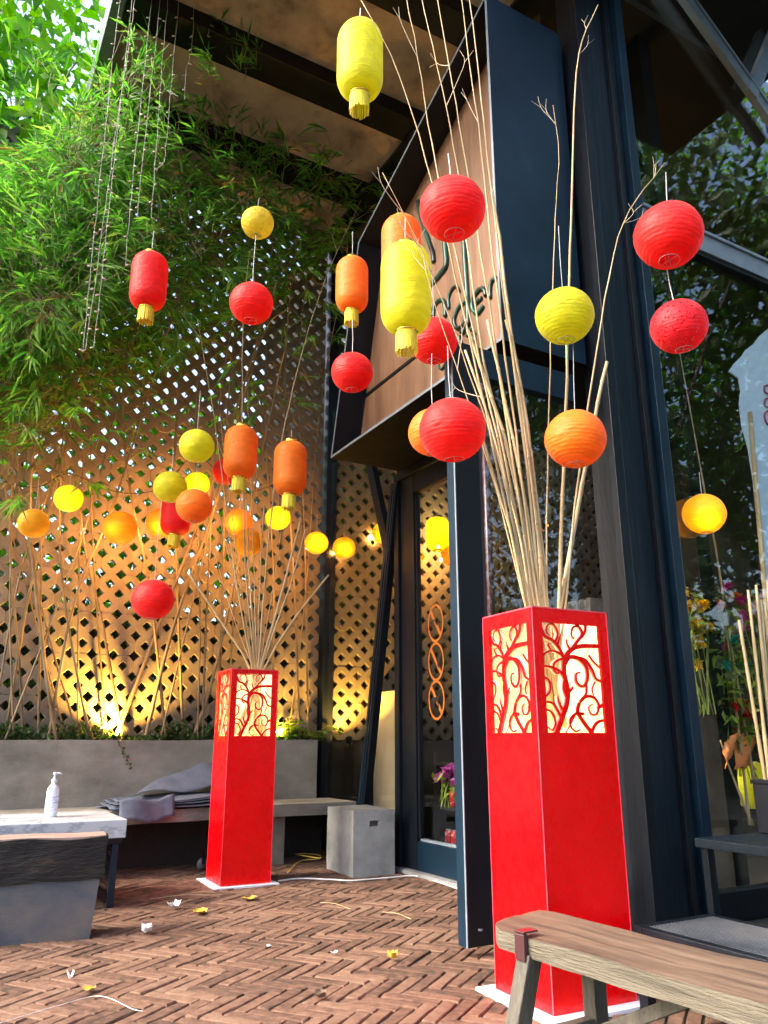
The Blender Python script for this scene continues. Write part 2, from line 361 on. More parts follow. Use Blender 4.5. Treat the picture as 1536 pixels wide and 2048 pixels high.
# ------------------------------------------------------------------ leaves
def leaves(name, mat, P, D, Ln, Wd, parent=None, fold=.25, broad=False, nrm=None):
    """P base points, D unit directions, Ln/Wd lengths and widths: one thin folded blade each"""
    P = np.asarray(P, float); D = np.asarray(D, float); k = len(P)
    Ln = np.broadcast_to(Ln, (k,))[:, None]; Wd = np.broadcast_to(Wd, (k,))[:, None]
    rn = RNG.normal(size=(k, 3)) if nrm is None else nrm
    sd_ = np.cross(D, rn); sd_ /= np.linalg.norm(sd_, axis=1)[:, None] + 1e-9
    up_ = np.cross(sd_, D)
    a = .38 if not broad else .45
    droop = np.array([0, 0, -1.]) * Ln * .18
    mid = P + D * Ln * a
    l = mid + sd_ * Wd * .5 + up_ * Wd * fold; r = mid - sd_ * Wd * .5 + up_ * Wd * fold
    tip = P + D * Ln + droop
    V = np.stack([P, l, mid, r, tip], 1).reshape(-1, 3)
    b = np.arange(k)[:, None] * 5
    Fc = np.concatenate([b + np.array([0, 2, 1]), b + np.array([0, 3, 2]), b + np.array([2, 4, 1]), b + np.array([2, 3, 4])], 0)
    me = bpy.data.meshes.new(name)
    me.vertices.add(len(V)); me.vertices.foreach_set('co', V.ravel())
    me.loops.add(Fc.size); me.loops.foreach_set('vertex_index', Fc.ravel().astype(np.int32))
    me.polygons.add(len(Fc)); me.polygons.foreach_set('loop_start', np.arange(0, Fc.size, 3, dtype=np.int32))
    me.update(); me.validate()
    return link(name, me, mat, parent)
def unit(a): a = np.asarray(a, float); return a / (np.linalg.norm(a, axis=-1, keepdims=True) + 1e-9)

# ================================================================== THE LARGE STRUCTURE
# ---- ground and herringbone bricks
gm = MB()
gm.add([(-90, -90, -.0075), (90, -90, -.0075), (90, 90, -.0075), (-90, 90, -.0075)], [(0, 1, 2, 3)])
ground = struct(gm.build('ground', M['soil']))
BW, BL = .064, .256
def brick_mesh(k):
    rnd = random.Random(100 + k)
    hx, hy = BL / 2 - .0045, BW / 2 - .004
    ring = [(-hx, -hy), (-hx * .3, -hy), (hx * .4, -hy), (hx, -hy), (hx, 0), (hx, hy), (hx * .25, hy), (-hx * .45, hy), (-hx, hy), (-hx, 0)]
    j = lambda s: rnd.uniform(-s, s)
    low = [(x + j(.002), y + j(.002), -.02) for x, y in ring]
    mid = [(x + j(.003), y + j(.0022), -.003 + j(.0018)) for x, y in ring]
    top = [(x * .972 + j(.003), y * .86 + j(.002), .002 + j(.0013)) for x, y in ring]
    b = MB(); n = len(ring)
    b.add(low + mid + top + [(0, 0, .003)], [(i, (i + 1) % n, n + (i + 1) % n, n + i) for i in range(n)] + [(n + i, n + (i + 1) % n, 2 * n + (i + 1) % n, 2 * n + i) for i in range(n)] + [(2 * n + i, 2 * n + (i + 1) % n, 3 * n) for i in range(n)])
    return b
bvars = [brick_mesh(k) for k in range(9)]
bmesh_d = []
for k, b in enumerate(bvars):
    me = bpy.data.meshes.new('brick'); me.from_pydata(b.v, [], b.f); me.materials.append(M['brick']); bmesh_d.append(me)
HB = R(36)
hu, hv = Vector((math.cos(HB), math.sin(HB))), Vector((math.sin(HB), -math.cos(HB)))
cand = []
LL = 4
for t in range(-130, 190):
    for m in range(-16, 17):
        for (cx, cy, ro) in ((t + 8 * m + LL / 2, t + .5, 0), (t + .5, t + 1 + 8 * m + LL / 2, 1)):
            p = hu * (cx * BW) + hv * (cy * BW)
            u, v = p.x + 1.2, p.y + 4.0
            if not (-1.6 < u < 3.55 and 1.2 < v < 7.2): continue
            w = W(u, v, 0); px, py, d = pix(w)
            if -60 < px < 1600 and 1400 < py < 2130: cand.append((d, w, ro, u, v))
cand.sort(key=lambda c: c[0])
hid = lambda c: (2.17 < c[3] < 2.58 and 2.54 < c[4] < 2.95)
cand = [c for c in cand if not hid(c)]
rest = MB(); nb = 0
for i, (d, w, ro, u, v) in enumerate(cand):
    rz = ANG + HB + (R(-90) if ro else 0) + random.uniform(-.016, .016)
    if random.random() < .5: rz += math.pi
    loc = w + Vector((random.uniform(-.003, .003), random.uniform(-.003, .003), random.uniform(-.003, .0022)))
    tl = (random.uniform(-.009, .009), random.uniform(-.006, .006))
    px, py, dd = pix(w)
    if nb < 300 and 0 < px < 1050 and py < 2048:
        o = bpy.data.objects.new('brick', bmesh_d[i % 9]); COL.objects.link(o); o.parent = ground
        o.location = loc; o.rotation_euler = (tl[0], tl[1], rz); nb += 1
    else:
        mt = Matrix.Translation(loc) @ Matrix.Rotation(rz, 4, 'Z') @ Matrix.Rotation(tl[0], 4, 'X')
        rest.add([mt @ Vector(p) for p in bvars[i % 9].v], bvars[i % 9].f)
o = rest.build('brick_paving', M['brick'], ground); o['kind'] = 'stuff'

def roofmat():
    m = M['ceil']; n = m.node_tree
    p = [x for x in n.nodes if x.type == 'BSDF_PRINCIPLED'][0]; cr = [x for x in n.nodes if x.type == 'VALTORGB'][0]; o = [x for x in n.nodes if x.type == 'OUTPUT_MATERIAL'][0]
    t = N(n, 'ShaderNodeBsdfTranslucent'); hs = N(n, 'ShaderNodeHueSaturation', Saturation=.85, Value=1.25); n.links.new(cr.outputs[0], hs.inputs['Color']); n.links.new(hs.outputs[0], t.inputs['Color'])
    ms = N(n, 'ShaderNodeMixShader', Fac=.03); n.links.new(p.outputs[0], ms.inputs[1]); n.links.new(t.outputs[0], ms.inputs[2]); n.links.new(ms.outputs[0], o.inputs[0])
roofmat()
# ---- canopy ceiling: boards between black beams, open on the left and towards the camera
CZ, CU0, CU1, CV0, CV1 = 7.0, .60, 6.2, 2.9, 7.7
cm = MB(); cm.add([(CU0, CV0, CZ), (3.56, CV0, CZ), (3.56, CV1, CZ), (CU0, CV1, CZ)], [(0, 1, 2, 3)])
ceil = cm.build('canopy_ceiling', None)
ceil.data.materials.append(M['ceil']); ceil.rotation_euler = (0, 0, ANG)
tag(ceil, 'stained brown canopy ceiling with black beams over the entrance', 'canopy')
for v in (3.06, 4.26, 5.46, 6.64):
    MB().bb((CU0 + .01, v - .15, CZ - .16), (3.94, v + .15, CZ - .002)).build('beam', M['steel'], ceil, bevel=.006)
MB().bb((3.38, CV0 + .02, CZ - .21), (3.72, CV1 - .02, CZ - .163)).build('beam', M['steel'], ceil, bevel=.006)
MB().bb((CU0 - .1, CV0, CZ - .22), (CU0 - .003, CV1, CZ + .14)).build('fascia', M['steel_bright'], ceil, bevel=.006)
MB().bb((CU0, CV0 - .09, CZ - .22), (3.95, CV0 - .003, CZ + .14)).build('fascia', M['steel'], ceil, bevel=.006)
MB().bb((3.57, 3.45, CZ), (CU1 + .108, CV1, CZ + .08)).build('inner_ceiling', M['interior'], ceil)
MB().bb((3.57, 3.28, CZ - .0), (3.94, 3.44, CZ + .08)).build('edge_board', M['steel'], ceil)
MB().bb((3.955, 1.38, CZ - .22), (4.05, 3.22, 8.04)).build('fascia', M['steel'], ceil, bevel=.006)  # added board, blocks a bright slit mirrored in the window

hc = MB().bb((3.9, 1.4, 8.05), (7.15, 9.7, 8.15)).build('added_soffit', None)  # added above the view so the upper glass mirrors something dark
hc.data.materials.append(M['interior']); hc.rotation_euler = (0, 0, ANG)
tag(hc, 'high dark soffit added above the right window to darken its mirror image', 'canopy')
# ---- shop building: column, window walls, closed door leaves, dark room behind
US = 3.5
shop = site('shop_building', 'black steel and glass shop building with tall worn corner column', 'building')
def part(name, lo, hi, mat, parent=shop, bevel=.004):
    return MB().bb(lo, hi).build(name, M[mat], parent, bevel=bevel)
WZ = 8.0
part('column', (3.53, 3.30, -.01), (3.93, 3.38, WZ), 'steel_worn')
part('column_side', (3.49, 3.302, -.01), (3.528, 3.40, WZ), 'steel')
part('hinge_post', (3.50, 3.402, 0), (3.60, 3.47, CZ - .01), 'steel')
part('column_flange', (3.47, 3.24, -.01), (3.545, 3.297, WZ), 'steel')
part('column_flange', (3.905, 3.24, -.01), (3.985, 3.297, WZ), 'steel_blue')
part('column_flange', (3.80, 3.262, -.01), (3.835, 3.298, WZ), 'steel')
part('corner_post', (3.44, 7.34, 0), (3.56, 7.46, CZ), 'steel')
# u = US plane (shopfront)
for a, b in ((4.66, 5.82),):
    d = bpy.data.objects.new('door_leaf', None); COL.objects.link(d); d.parent = shop
    part('frame', (US - .035, a, .03), (US + .035, a + .15, 3.27), 'steel', d)
    part('frame', (US - .035, b - .22, .03), (US + .035, b, 3.27), 'steel', d)
    part('frame', (US - .033, a + .152, .03), (US + .033, b - .222, .24), 'steel_blue', d)
    part('frame', (US - .033, a + .152, 3.10), (US + .033, b - .222, 3.27), 'steel', d)
    part('glazing_bead', (US - .022, b - .247, .262), (US + .02, b - .224, 3.09), 'steel', d, .003)
    part('glazing_bead', (US - .022, a + .154, .243), (US + .02, b - .25, .262), 'steel_bright', d, .003)
    part('pane', (US - .004, a + .15, .243), (US + .004, b - .248, 3.098), 'glass', d, 0)
part('door_head', (US - .06, 3.64, 3.275), (US + .06, 5.9, 3.345), 'steel')
part('door_post', (US - .06, 5.825, 0), (US + .06, 5.90, 3.272), 'steel')
part('threshold', (US - .10, 3.62, -.008), (US + .12, 5.90, .028), 'concrete_grey')
part('kickboard', (US - .02, 5.905, 0), (US + .02, 7.338, .42), 'steel')
part('pane', (US - .005, 5.905, .425), (US + .005, 7.335, CZ - .02), 'glass', bevel=0)
part('pane', (US - .005, 3.64, 3.40), (US + .005, 5.90, CZ - .02), 'glass', bevel=0)
part('transom_rail', (US - .03, 3.62, 3.348), (US + .05, 5.902, 3.398), 'steel')
def brace(a, b, w, u=US - .05, mat='steel', th=.07):
    MB().bar((u, a[0], a[1]), (u, b[0], b[1]), th, w, (1, 0, 0)).build('brace', M[mat], shop, bevel=.005)
    m = MB()
    for k in (-.3, .3): m.bar((u - th * .5 - .006, a[0] + k * w, a[1]), (u - th * .5 - .006, b[0] + k * w, b[1]), .012, .02, (1, 0, 0))
    m.build('brace_rib', M['steel_blue'], shop)
MB().bar((US - .05, 6.46, .44), (US - .05, 5.86, 3.26), .12, .07, (1, 0, 0)).build('brace', M['steel'], shop, bevel=.005)
MB().bar((US - .088, 6.48, .44), (US - .088, 5.88, 3.2), .02, .012, (1, 0, 0)).build('brace_rib', M['steel_blue'], shop)
MB().bar((US - .088, 6.44, .44), (US - .088, 5.84, 3.2), .02, .012, (1, 0, 0)).build('brace_rib', M['steel_blue'], shop)
MB().bar((US - .06, 6.40, 3.75), (US - .06, 5.97, 2.62), .11, .06, (1, 0, 0)).build('brace', M['steel'], shop, bevel=.005)
# v = VW plane (right window wall)
VW = 3.36
for u0, u1, z0, z1, mt in ((3.935, 4.02, 0, WZ, 'steel_blue'), (6.6, 6.72, 0, WZ, 'steel'), (4.025, 6.598, 0, .16, 'steel')):
    part('window_frame', (u0, VW - .05, z0), (u1, VW + .05, z1), mt)
part('window_rail', (4.022, VW - .06, 4.60), (6.597, VW + .05, 4.76), 'steel_bright')
part('window_rail', (4.023, VW - .078, 4.757), (6.596, VW - .062, 4.785), 'steel_bright')
part('window_rail', (4.023, VW - .045, 4.565), (6.596, VW + .03, 4.597), 'steel')
part('pane', (4.02, VW - .005, .162), (6.6, VW + .005, 4.563), 'glass', bevel=0)
part('pane', (4.02, VW - .005, 4.79), (6.6, VW + .005, WZ), 'glass', bevel=0)
for k in (.0, .022): part('glazing_bead', (4.026 + k, VW - .045 - k * .4, 4.79), (4.042 + k, VW - .02, WZ), 'steel_bright', bevel=.003)
for k in (.0, .022): part('glazing_bead', (4.026 + k, VW - .045 - k * .4, .17), (4.042 + k, VW - .02, 4.56), 'steel', bevel=.003)
a, b = onv(1345, -40, VW - .09), onv(1560, 262, VW - .09)
MB().bar(L(a, shop), L(b, shop), .16, .06, (0, 1, 0)).build('brace', M['steel_bright'], shop, bevel=.006)
MB().bar(L(a, shop) + Vector((.03, -.035, .03)), L(b, shop) + Vector((.03, -.035, .03)), .03, .02, (0, 1, 0)).build('brace_rib', M['steel_bright'], shop)
a, b = onv(1500, 190, VW - .10), onv(1560, 40, VW - .10)
MB().bar(L(a, shop), L(b, shop), .13, .06, (0, 1, 0)).build('brace', M['steel_bright'], shop, bevel=.006)
# inner post seen through the window, room shell
part('inner_post', (4.62, 3.62, 0), (4.76, 3.76, CZ - .02), 'slot')
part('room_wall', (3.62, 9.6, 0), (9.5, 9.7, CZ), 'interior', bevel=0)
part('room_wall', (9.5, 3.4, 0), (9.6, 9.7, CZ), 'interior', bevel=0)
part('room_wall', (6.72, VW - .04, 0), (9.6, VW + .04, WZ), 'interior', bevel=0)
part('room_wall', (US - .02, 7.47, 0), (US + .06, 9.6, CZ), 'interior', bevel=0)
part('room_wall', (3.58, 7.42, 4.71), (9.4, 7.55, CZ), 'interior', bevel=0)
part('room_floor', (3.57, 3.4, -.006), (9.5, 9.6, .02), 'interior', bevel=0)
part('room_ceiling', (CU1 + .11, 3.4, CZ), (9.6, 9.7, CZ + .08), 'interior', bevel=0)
part('room_partition', (4.05, 6.68, .02), (4.11, 7.38, 1.48), 'cream_wall')
part('room_counter', (4.6, 5.2, .02), (5.6, 6.6, 1.0), 'interior')
part('room_shelf', (4.9, 5.0, 2.02), (6.9, 5.3, 2.2), 'concrete_grey')
part('room_beam', (4.9, 4.6, 2.45), (6.6, 4.75, 2.65), 'leg_wood')

# ---- orange prohibition stickers on the closed door leaf
lf = [o for o in shop.children if o.name.startswith('door_leaf')][0]
def sticker(px, py, kind):
    c = L(onu(px, py, US - .012), shop)
    w, h = .115, .155
    e = MB(); n = 36
    for i in range(n):
        a0, a1 = 2 * math.pi * i / n, 2 * math.pi * (i + 1) / n
        q = lambda a, s: (c.x, c.y + w * s * math.cos(a), c.z + h * s * math.sin(a))
        e.add([q(a0, 1), q(a1, 1), q(a1, .87), q(a0, .87)], [(0, 1, 2, 3)])
    d = .72
    e.add([(c.x, c.y + w * d * .93, c.z + h * d * .78), (c.x, c.y + w * d * .72, c.z + h * d * .98), (c.x, c.y - w * d * .93, c.z - h * d * .78), (c.x, c.y - w * d * .72, c.z - h * d * .98)], [(0, 1, 2, 3)])
    o = e.build('sticker', M['sticker_orange'], lf, solid=.002)
    o['label'] = 'orange oval prohibition sticker with slash'
    i = MB(); X = c.x - .003
    def poly(pts): i.add([(X, c.y + p[0] * w, c.z + p[1] * h) for p in pts], [tuple(range(len(pts)))])
    if kind == 0:
        poly([(.6, .05), (.6, -.02), (.1, .12), (.1, .22)]); poly([(.2, .2), (.05, .2), (-.35, -.12), (-.2, -.14)]); poly([(-.3, .1), (-.62, .02), (-.6, -.08), (-.28, 0)])
    elif kind == 1:
        poly([(-.15, .1), (-.2, .3), (-.36, .42), (-.5, .3), (-.52, .05), (-.42, -.3), (-.3, -.36), (-.2, -.2)])
        for k in range(4): z = -.22 - k * .1; poly([(.55 - .04 * k, z), (.12, z), (.12, z - .06), (.55 - .04 * k, z - .06)])
    else:
        poly([(.45, .0), (.35, .12), (-.2, .18), (-.25, .38), (-.5, .34), (-.5, .24), (-.36, .2), (-.3, -.05), (-.32, -.4), (-.22, -.4), (-.12, -.08), (.2, -.1), (.3, -.42), (.4, -.42), (.42, -.1)])
    i.build('sticker_icon', M['sticker_black'], lf, solid=.002)
sticker(871, 1246, 0); sticker(872, 1323, 1); sticker(873, 1400, 2)

# ---- projecting sign portal over the doors
UP_ = 2.75
portal = site('sign_portal', 'black steel box portal with brown wooden signboard above the entrance', 'shop sign')
BLp, TLp, TRp, BRp = (5.80, 3.36), (5.32, 5.25), (3.38, 6.10), (3.38, 3.36)
T = .02
quad = [BLp, TLp, TRp, BRp]
cv, cz = sum(p[0] for p in quad) / 4, sum(p[1] for p in quad) / 4
inn = []
for i in range(4):
    p = Vector(quad[i]); a = (Vector(quad[i - 1]) - p).normalized(); b = (Vector(quad[(i + 1) % 4]) - p).normalized()
    s = T / math.sin(a.angle(b)); inn.append(tuple(p + (a + b) * s))
for i, nm in enumerate(('side_plate', 'top_plate', 'side_plate', 'bottom_plate')):
    j = (i + 1) % 4
    pl = [(UP_, *quad[i]), (UP_, *quad[j]), (UP_, *inn[j]), (UP_, *inn[i])]
    MB().prism(pl, (US - .065 - UP_, 0, 0)).build(nm, M[('steel', 'steel', 'steel_blue', 'slot')[i]], portal)
    MB().prism([(UP_ - .004, p[1], p[2]) for p in pl], (.0035, 0, 0)).build('plate_edge', M['steel_bright'], portal)
wd_u = UP_ + .25
wood = MB().prism([(wd_u, *p) for p in inn], (.03, 0, 0)).build('wood_panel', M['sign_wood'], portal)
MB().prism([(UP_ + .28 + .002, *p) for p in inn], (.3, 0, 0)).build('back_box', M['steel'], portal)
def wp(x, y): return L(onu(x, y, wd_u - .008), portal)
z3 = lambda pts: [(840 + x * .1302, 480 + y * .1302) for x, y in pts]
strokes = [
    ([(923, 380), (926, 440), (928.5, 483), (931, 532), (934, 574), (936, 620), (937, 652)], .026),
    ([(889, 450), (891, 497), (893, 529), (884, 545), (865, 566), (842, 580), (822, 560), (818, 520)], .030),
    ([(836, 402), (840, 425), (857, 480), (866, 506), (868, 525)], .026),
    (z3([(200, 1180), (210, 1080), (240, 985), (310, 920), (365, 945), (385, 1040), (390, 1180)]), .022),
    (z3([(445, 1060), (438, 900), (480, 780), (540, 715), (580, 740), (600, 800)]), .016),
    (z3([(680, 960), (600, 1030), (545, 1150), (525, 1250), (560, 1350), (620, 1340), (680, 1280), (725, 1180)]), .020),
    (z3([(950, 890), (850, 980)]), .022),
    (z3([(1010, 860), (990, 770), (930, 750), (850, 840), (805, 960), (810, 1060), (870, 1130), (930, 1080), (975, 1010)]), .022),
    (z3([(1180, 590), (1120, 610), (1080, 720), (1080, 900)]), .020),
    (z3([(690, 1370), (640, 1430)]), .030),
    (z3([(810, 1350), (750, 1400), (715, 1490)]), .016),
    (z3([(850, 1440), (790, 1470), (845, 1520), (800, 1585)]), .016),
    (z3([(600, 1480), (610, 1540), (635, 1600)]), .022),
    ([(875, 722), (877, 733), (883, 738), (889, 730), (890, 720)], .012),
]
def spline(pts, k=6):
    """Catmull-Rom through 2D or 3D points"""
    P = [Vector(p) for p in pts]; P = [P[0] * 2 - P[1]] + P + [P[-1] * 2 - P[-2]]; out = []
    for i in range(1, len(P) - 2):
        for t in range(k):
            t /= k
            out.append(.5 * ((2 * P[i]) + (P[i + 1] - P[i - 1]) * t + (2 * P[i - 1] - 5 * P[i] + 4 * P[i + 1] - P[i + 2]) * t * t + (3 * P[i] - P[i - 1] - 3 * P[i + 1] + P[i + 2]) * t ** 3))
    out.append(P[-2]); return out
for st, w in strokes:
    MB().tube([wp(p[0], p[1]) for p in spline(st, 5)], w * .8, 6).build('letter_stroke', M['letters'], portal, True)
MB().bar((wd_u - .004, 5.67, 3.94), (wd_u - .004, 4.78, 3.945), .01, .03).build('groove', M['slot'], portal)

# ---- open glazed door leaf standing at a right angle to the shopfront
leaf = site('glass_door', 'open black steel glazed door leaf standing beside the near red pillar', 'door', 2.385, 3.44, 0)
def lp(n, lo, hi, m, b=.005): return MB().bb(lo, hi).build(n, M[m], leaf, bevel=b)
lp('stile', (0, -.04, .05), (.17, .04, 3.27), 'steel')
lp('stile', (.96, -.04, .05), (1.06, .04, 3.27), 'steel')
lp('rail', (.172, -.038, .05), (.958, .038, .34), 'steel')
lp('rail', (.172, -.038, 3.08), (.958, .038, 3.27), 'steel_blue')
lp('edge_strip', (-.006, -.041, .048), (-.001, -.030, 3.268), 'steel_bright', .001)
lp('edge_plate', (-.004, -.028, .05), (-.0008, .038, 3.266), 'steel_blue', 0)
lp('glazing_bead', (.174, -.03, .342), (.195, .03, 3.078), 'brownbar')
lp('pane', (.196, -.004, .343), (.956, .004, 3.078), 'glass', 0)
MB().tube([(.30, .075, .7), (.30, .075, 3.2)], .022, 10).build('pull_handle', M['brownbar'], leaf, True)
for z in (.9, 3.0): MB().tube([(.30, .075, z), (.30, .0, z)], .012, 8).build('handle_bracket', M['brownbar'], leaf, True)
MB().lathe([(.012, 0), (.012, .006), (.007, .009)], 10).build('bolt', M['steel_bright'], leaf).location = (.07, -.041, .12)
leaf.children[-1].rotation_euler = (R(90), 0, 0)

# ---- lattice wall of pierced tiles
VL = 7.45
lat = site('lattice_wall', 'pierced diamond lattice wall behind the bamboo planter', 'lattice wall')
p_ = .185; h_ = .051
def diamond(cx, cy, h, ch=.3):
    pts = []
    for i in range(4):
        a0 = Vector((math.cos(i * math.pi / 2), math.sin(i * math.pi / 2))) * h; a1 = Vector((math.cos((i + 1) * math.pi / 2), math.sin((i + 1) * math.pi / 2))) * h
        pts += [a0.lerp(a1, ch * .4), a0.lerp(a1, 1 - ch * .4)]
    return [(cx + q.x, cy + q.y) for q in pts]
E_ = p_ - .0025
outer = []
for (sx, sy) in ((1, 1), (-1, 1), (-1, -1), (1, -1)):
    c_ = [(sx * E_, sy * (E_ - h_)), (sx * (E_ - h_), sy * E_)]
    if sx * sy < 0: c_ = c_[::-1]
    outer += c_
    mx, my = ((0, sy) if sx * sy > 0 else (sx, 0))
    if mx == 0: nn = [(h_ * sx, sy * E_), (0, sy * (E_ - h_)), (-h_ * sx, sy * E_)]
    else: nn = [(sx * E_, h_ * sy), (sx * (E_ - h_), 0), (sx * E_, -h_ * sy)]
    outer += nn
cu = bpy.data.curves.new('tile', 'CURVE'); cu.dimensions = '2D'; cu.fill_mode = 'BOTH'; cu.extrude = .022; cu.bevel_depth = .005; cu.bevel_resolution = 0
for poly in [outer] + [diamond(x * p_ / 2, y * p_ / 2, h_) for x in (-1, 1) for y in (-1, 1)] + [diamond(0, 0, h_)]:
    s_ = cu.splines.new('POLY'); s_.points.add(len(poly) - 1); s_.use_cyclic_u = True
    for q, (x, y) in zip(s_.points, poly): q.co = (x, y, 0, 1)
co = bpy.data.objects.new('tmp', cu); COL.objects.link(co)
dg = bpy.context.evaluated_depsgraph_get(); dg.update()
tile_me = bpy.data.meshes.new_from_object(co.evaluated_get(dg)); tile_me.name = 'tile'
bpy.data.objects.remove(co); tile_me.materials.clear(); tile_me.materials.append(M['lattice'])
for i in range(14):
    for j in range(16):
        o = bpy.data.objects.new('tile', tile_me); COL.objects.link(o); o.parent = lat
        o.location = (3.42 - p_ - i * 2 * p_, VL + random.uniform(-.004, .004), 1.0 + p_ + j * 2 * p_)
        o.rotation_euler = (R(90), 0, random.uniform(-.006, .006))
lat2 = site('lattice_wall', 'pierced lattice wall continuing inside the shop behind the glass', 'lattice wall')
for i in range(11):
    for j in range(10):
        o = bpy.data.objects.new('tile', tile_me); COL.objects.link(o); o.parent = lat2
        o.location = (3.60 + p_ + i * 2 * p_, VL + random.uniform(-.004, .004), 1.0 + p_ + j * 2 * p_)
        o.rotation_euler = (R(90), 0, random.uniform(-.006, .006))
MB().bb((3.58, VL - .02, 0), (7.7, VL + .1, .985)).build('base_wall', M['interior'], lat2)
MB().bb((-2.0, VL - .02, 0), (3.42, VL + .1, .985)).build('base_wall', M['concrete'], lat)

# ---- planter with its concrete front wall, seat ledge
planter = site('planter', 'long grey concrete planter wall holding the bamboo', 'planter')
def slab(lo, hi, nx, ny, nz_, amp, seed=0, sc=3.0):
    m = MB().bb(lo, hi); me = bpy.data.meshes.new('t'); me.from_pydata(m.v, [], m.f)
    bm = bmesh.new(); bm.from_mesh(me)
    for ax, k in ((0, nx), (1, ny), (2, nz_)):
        for c in range(1, k):
            q = [0, 0, 0]; q[ax] = lo[ax] + (hi[ax] - lo[ax]) * c / k; nn = [0, 0, 0]; nn[ax] = 1
            bmesh.ops.bisect_plane(bm, geom=bm.verts[:] + bm.edges[:] + bm.faces[:], plane_co=q, plane_no=nn)
    for v in bm.verts:
        v.co += Vector(noise.noise_vector(v.co * sc + Vector((seed * 7.1, seed * 3.3, 0)))) * amp
    bm.to_mesh(me); bm.free(); return me
link('front_wall', slab((-2.0, 7.07, 0), (3.27, 7.19, 1.0), 26, 1, 6, .006, 1), M['concrete'], planter)
MB().bb((-2.0, 7.192, .5), (3.27, 7.428, .93)).build('soil', M['soil'], planter)
ledge = site('concrete_bench', 'built-in concrete bench ledge along the planter wall', 'bench')
link('seat', slab((-2.0, 6.50, .385), (3.40, 7.062, .48), 24, 3, 1, .006, 2), M['concrete'], ledge)
for u in (2.62, .4, -1.4): MB().bb((u, 6.58, 0), (u + .14, 7.06, .384)).build('leg', M['concrete'], ledge, bevel=.006)
MB().bb((-2.0, 7.0, 0), (3.3, 7.06, .38)).build('back_panel', M['dark_wood'], ledge)

# ---- what lies beyond the lattice: pale building, hedge, trees
nb_ = site('neighbour_building', 'pale grey rendered building seen through the leaves at upper left', 'building', -3.5, 13.5, 0)
MB().bb((-4, 0, 0), (4.2, .3, 6.2)).build('wall', M['neighbour'], nb_)
MB().bb((-4.1, -.15, 6.2), (4.3, .4, 6.4)).build('parapet', M['concrete_grey'], nb_)
for x in (-2.4, 0, 2.2):
    w = MB().bb((x - .5, -.03, 2.2), (x + .5, -.003, 3.8)).build('window', M['interior'], nb_)
    MB().bb((x - .56, -.06, 2.1), (x + .56, -.035, 2.2)).build('sill', M['concrete_grey'], w)

def crown_points(c, r, n, shell=.55, clumps=40):
    cc = unit(RNG.normal(size=(clumps, 3))) * (RNG.uniform(shell, 1, (clumps, 1)) ** .6)
    k = RNG.integers(0, clumps, n)
    pts = cc[k] + RNG.normal(size=(n, 3)) * .17
    return np.array(c) + pts * np.array(r)
def tree(name, label, base, hgt, c, r, n, lsz, mat, group, clumps=40, par='trees'):
    t = thing(name, label, 'tree', base, 0, group)
    bx = Vector(c) - Vector(base)
    tm = MB(); top = bx * .9; pts = [Vector((0, 0, 0)), Vector((.05, .02, hgt * .4)), top * .6 + Vector((.08, -.06, 0)), top]
    tm.tube(spline(pts, 4), [.16 - .13 * i / 12 for i in range(13)], 8)
    P = crown_points(bx, r, n, clumps=clumps)
    for k in range(9):
        q = Vector(P[RNG.integers(0, n)]); s = top * random.uniform(.45, .9); mid = (s + q) / 2 + Vector((0, 0, .2))
        tm.tube(spline([s, mid, q], 4), [.05 - .042 * i / 8 for i in range(9)], 5)
    tm.build('trunk', M['bark'], t, True)
    D = unit(RNG.normal(size=(n, 3)) + np.array([0, 0, -.5]))
    leaves('crown', mat, P, D, RNG.uniform(.7, 1.3, n) * lsz, RNG.uniform(.42, .6, n) * lsz, t, .18, True)
    return t
tg = 'trees beyond the lattice wall'
def wz(u, v, z): return tuple(W(u, v, z))
tree('broadleaf_tree', 'bright green broad-leaved tree at the upper left corner beyond the canopy', wz(-1.6, 9.4, 0), 5, wz(-1.3, 9.0, 7.0), (2.6, 1.8, 3.2), 9000, .2, M['leaf_tree'], tg, 110)
tree('broadleaf_tree', 'green broad-leaved tree behind the left end of the lattice', wz(.3, 10.4, 0), 4, wz(.4, 10.2, 4.4), (2.0, 1.5, 2.6), 3000, .17, M['leaf_tree'], tg, 50)
tree('broadleaf_tree', 'dark green tree behind the middle of the lattice', wz(2.2, 10.2, 0), 3, wz(2.2, 10.2, 3.2), (2.0, 1.3, 2.2), 2600, .16, M['leaf_tree'], tg, 50)
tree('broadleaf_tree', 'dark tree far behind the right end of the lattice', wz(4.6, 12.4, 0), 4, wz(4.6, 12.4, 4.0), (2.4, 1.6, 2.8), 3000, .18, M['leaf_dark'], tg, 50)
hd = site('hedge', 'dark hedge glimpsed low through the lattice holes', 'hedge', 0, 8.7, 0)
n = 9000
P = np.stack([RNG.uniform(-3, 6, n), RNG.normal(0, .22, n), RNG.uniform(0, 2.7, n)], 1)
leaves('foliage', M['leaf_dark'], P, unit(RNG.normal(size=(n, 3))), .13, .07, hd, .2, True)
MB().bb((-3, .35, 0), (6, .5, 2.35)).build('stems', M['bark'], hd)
# street trees across the yard: they show mirrored in the right window
sg = 'street trees mirrored in the window'
for k, (u, v, z, r) in enumerate(((9.6, -1.2, 7.2, (2.6, 2.4, 4.6)), (14.5, -3.6, 10.0, (4.2, 4.0, 5.5)), (9.5, -7.5, 6.4, (3.6, 3.2, 4.6)))):
    tree('street_tree', ('nearest', 'broad', 'tall far')[k] + ' leafy street tree mirrored in the right window', wz(u, v, 0), z * .7, wz(u, v, z), r, 6500, .26, M['leaf_tree' if k == 1 else 'leaf_dark'], sg, 60)

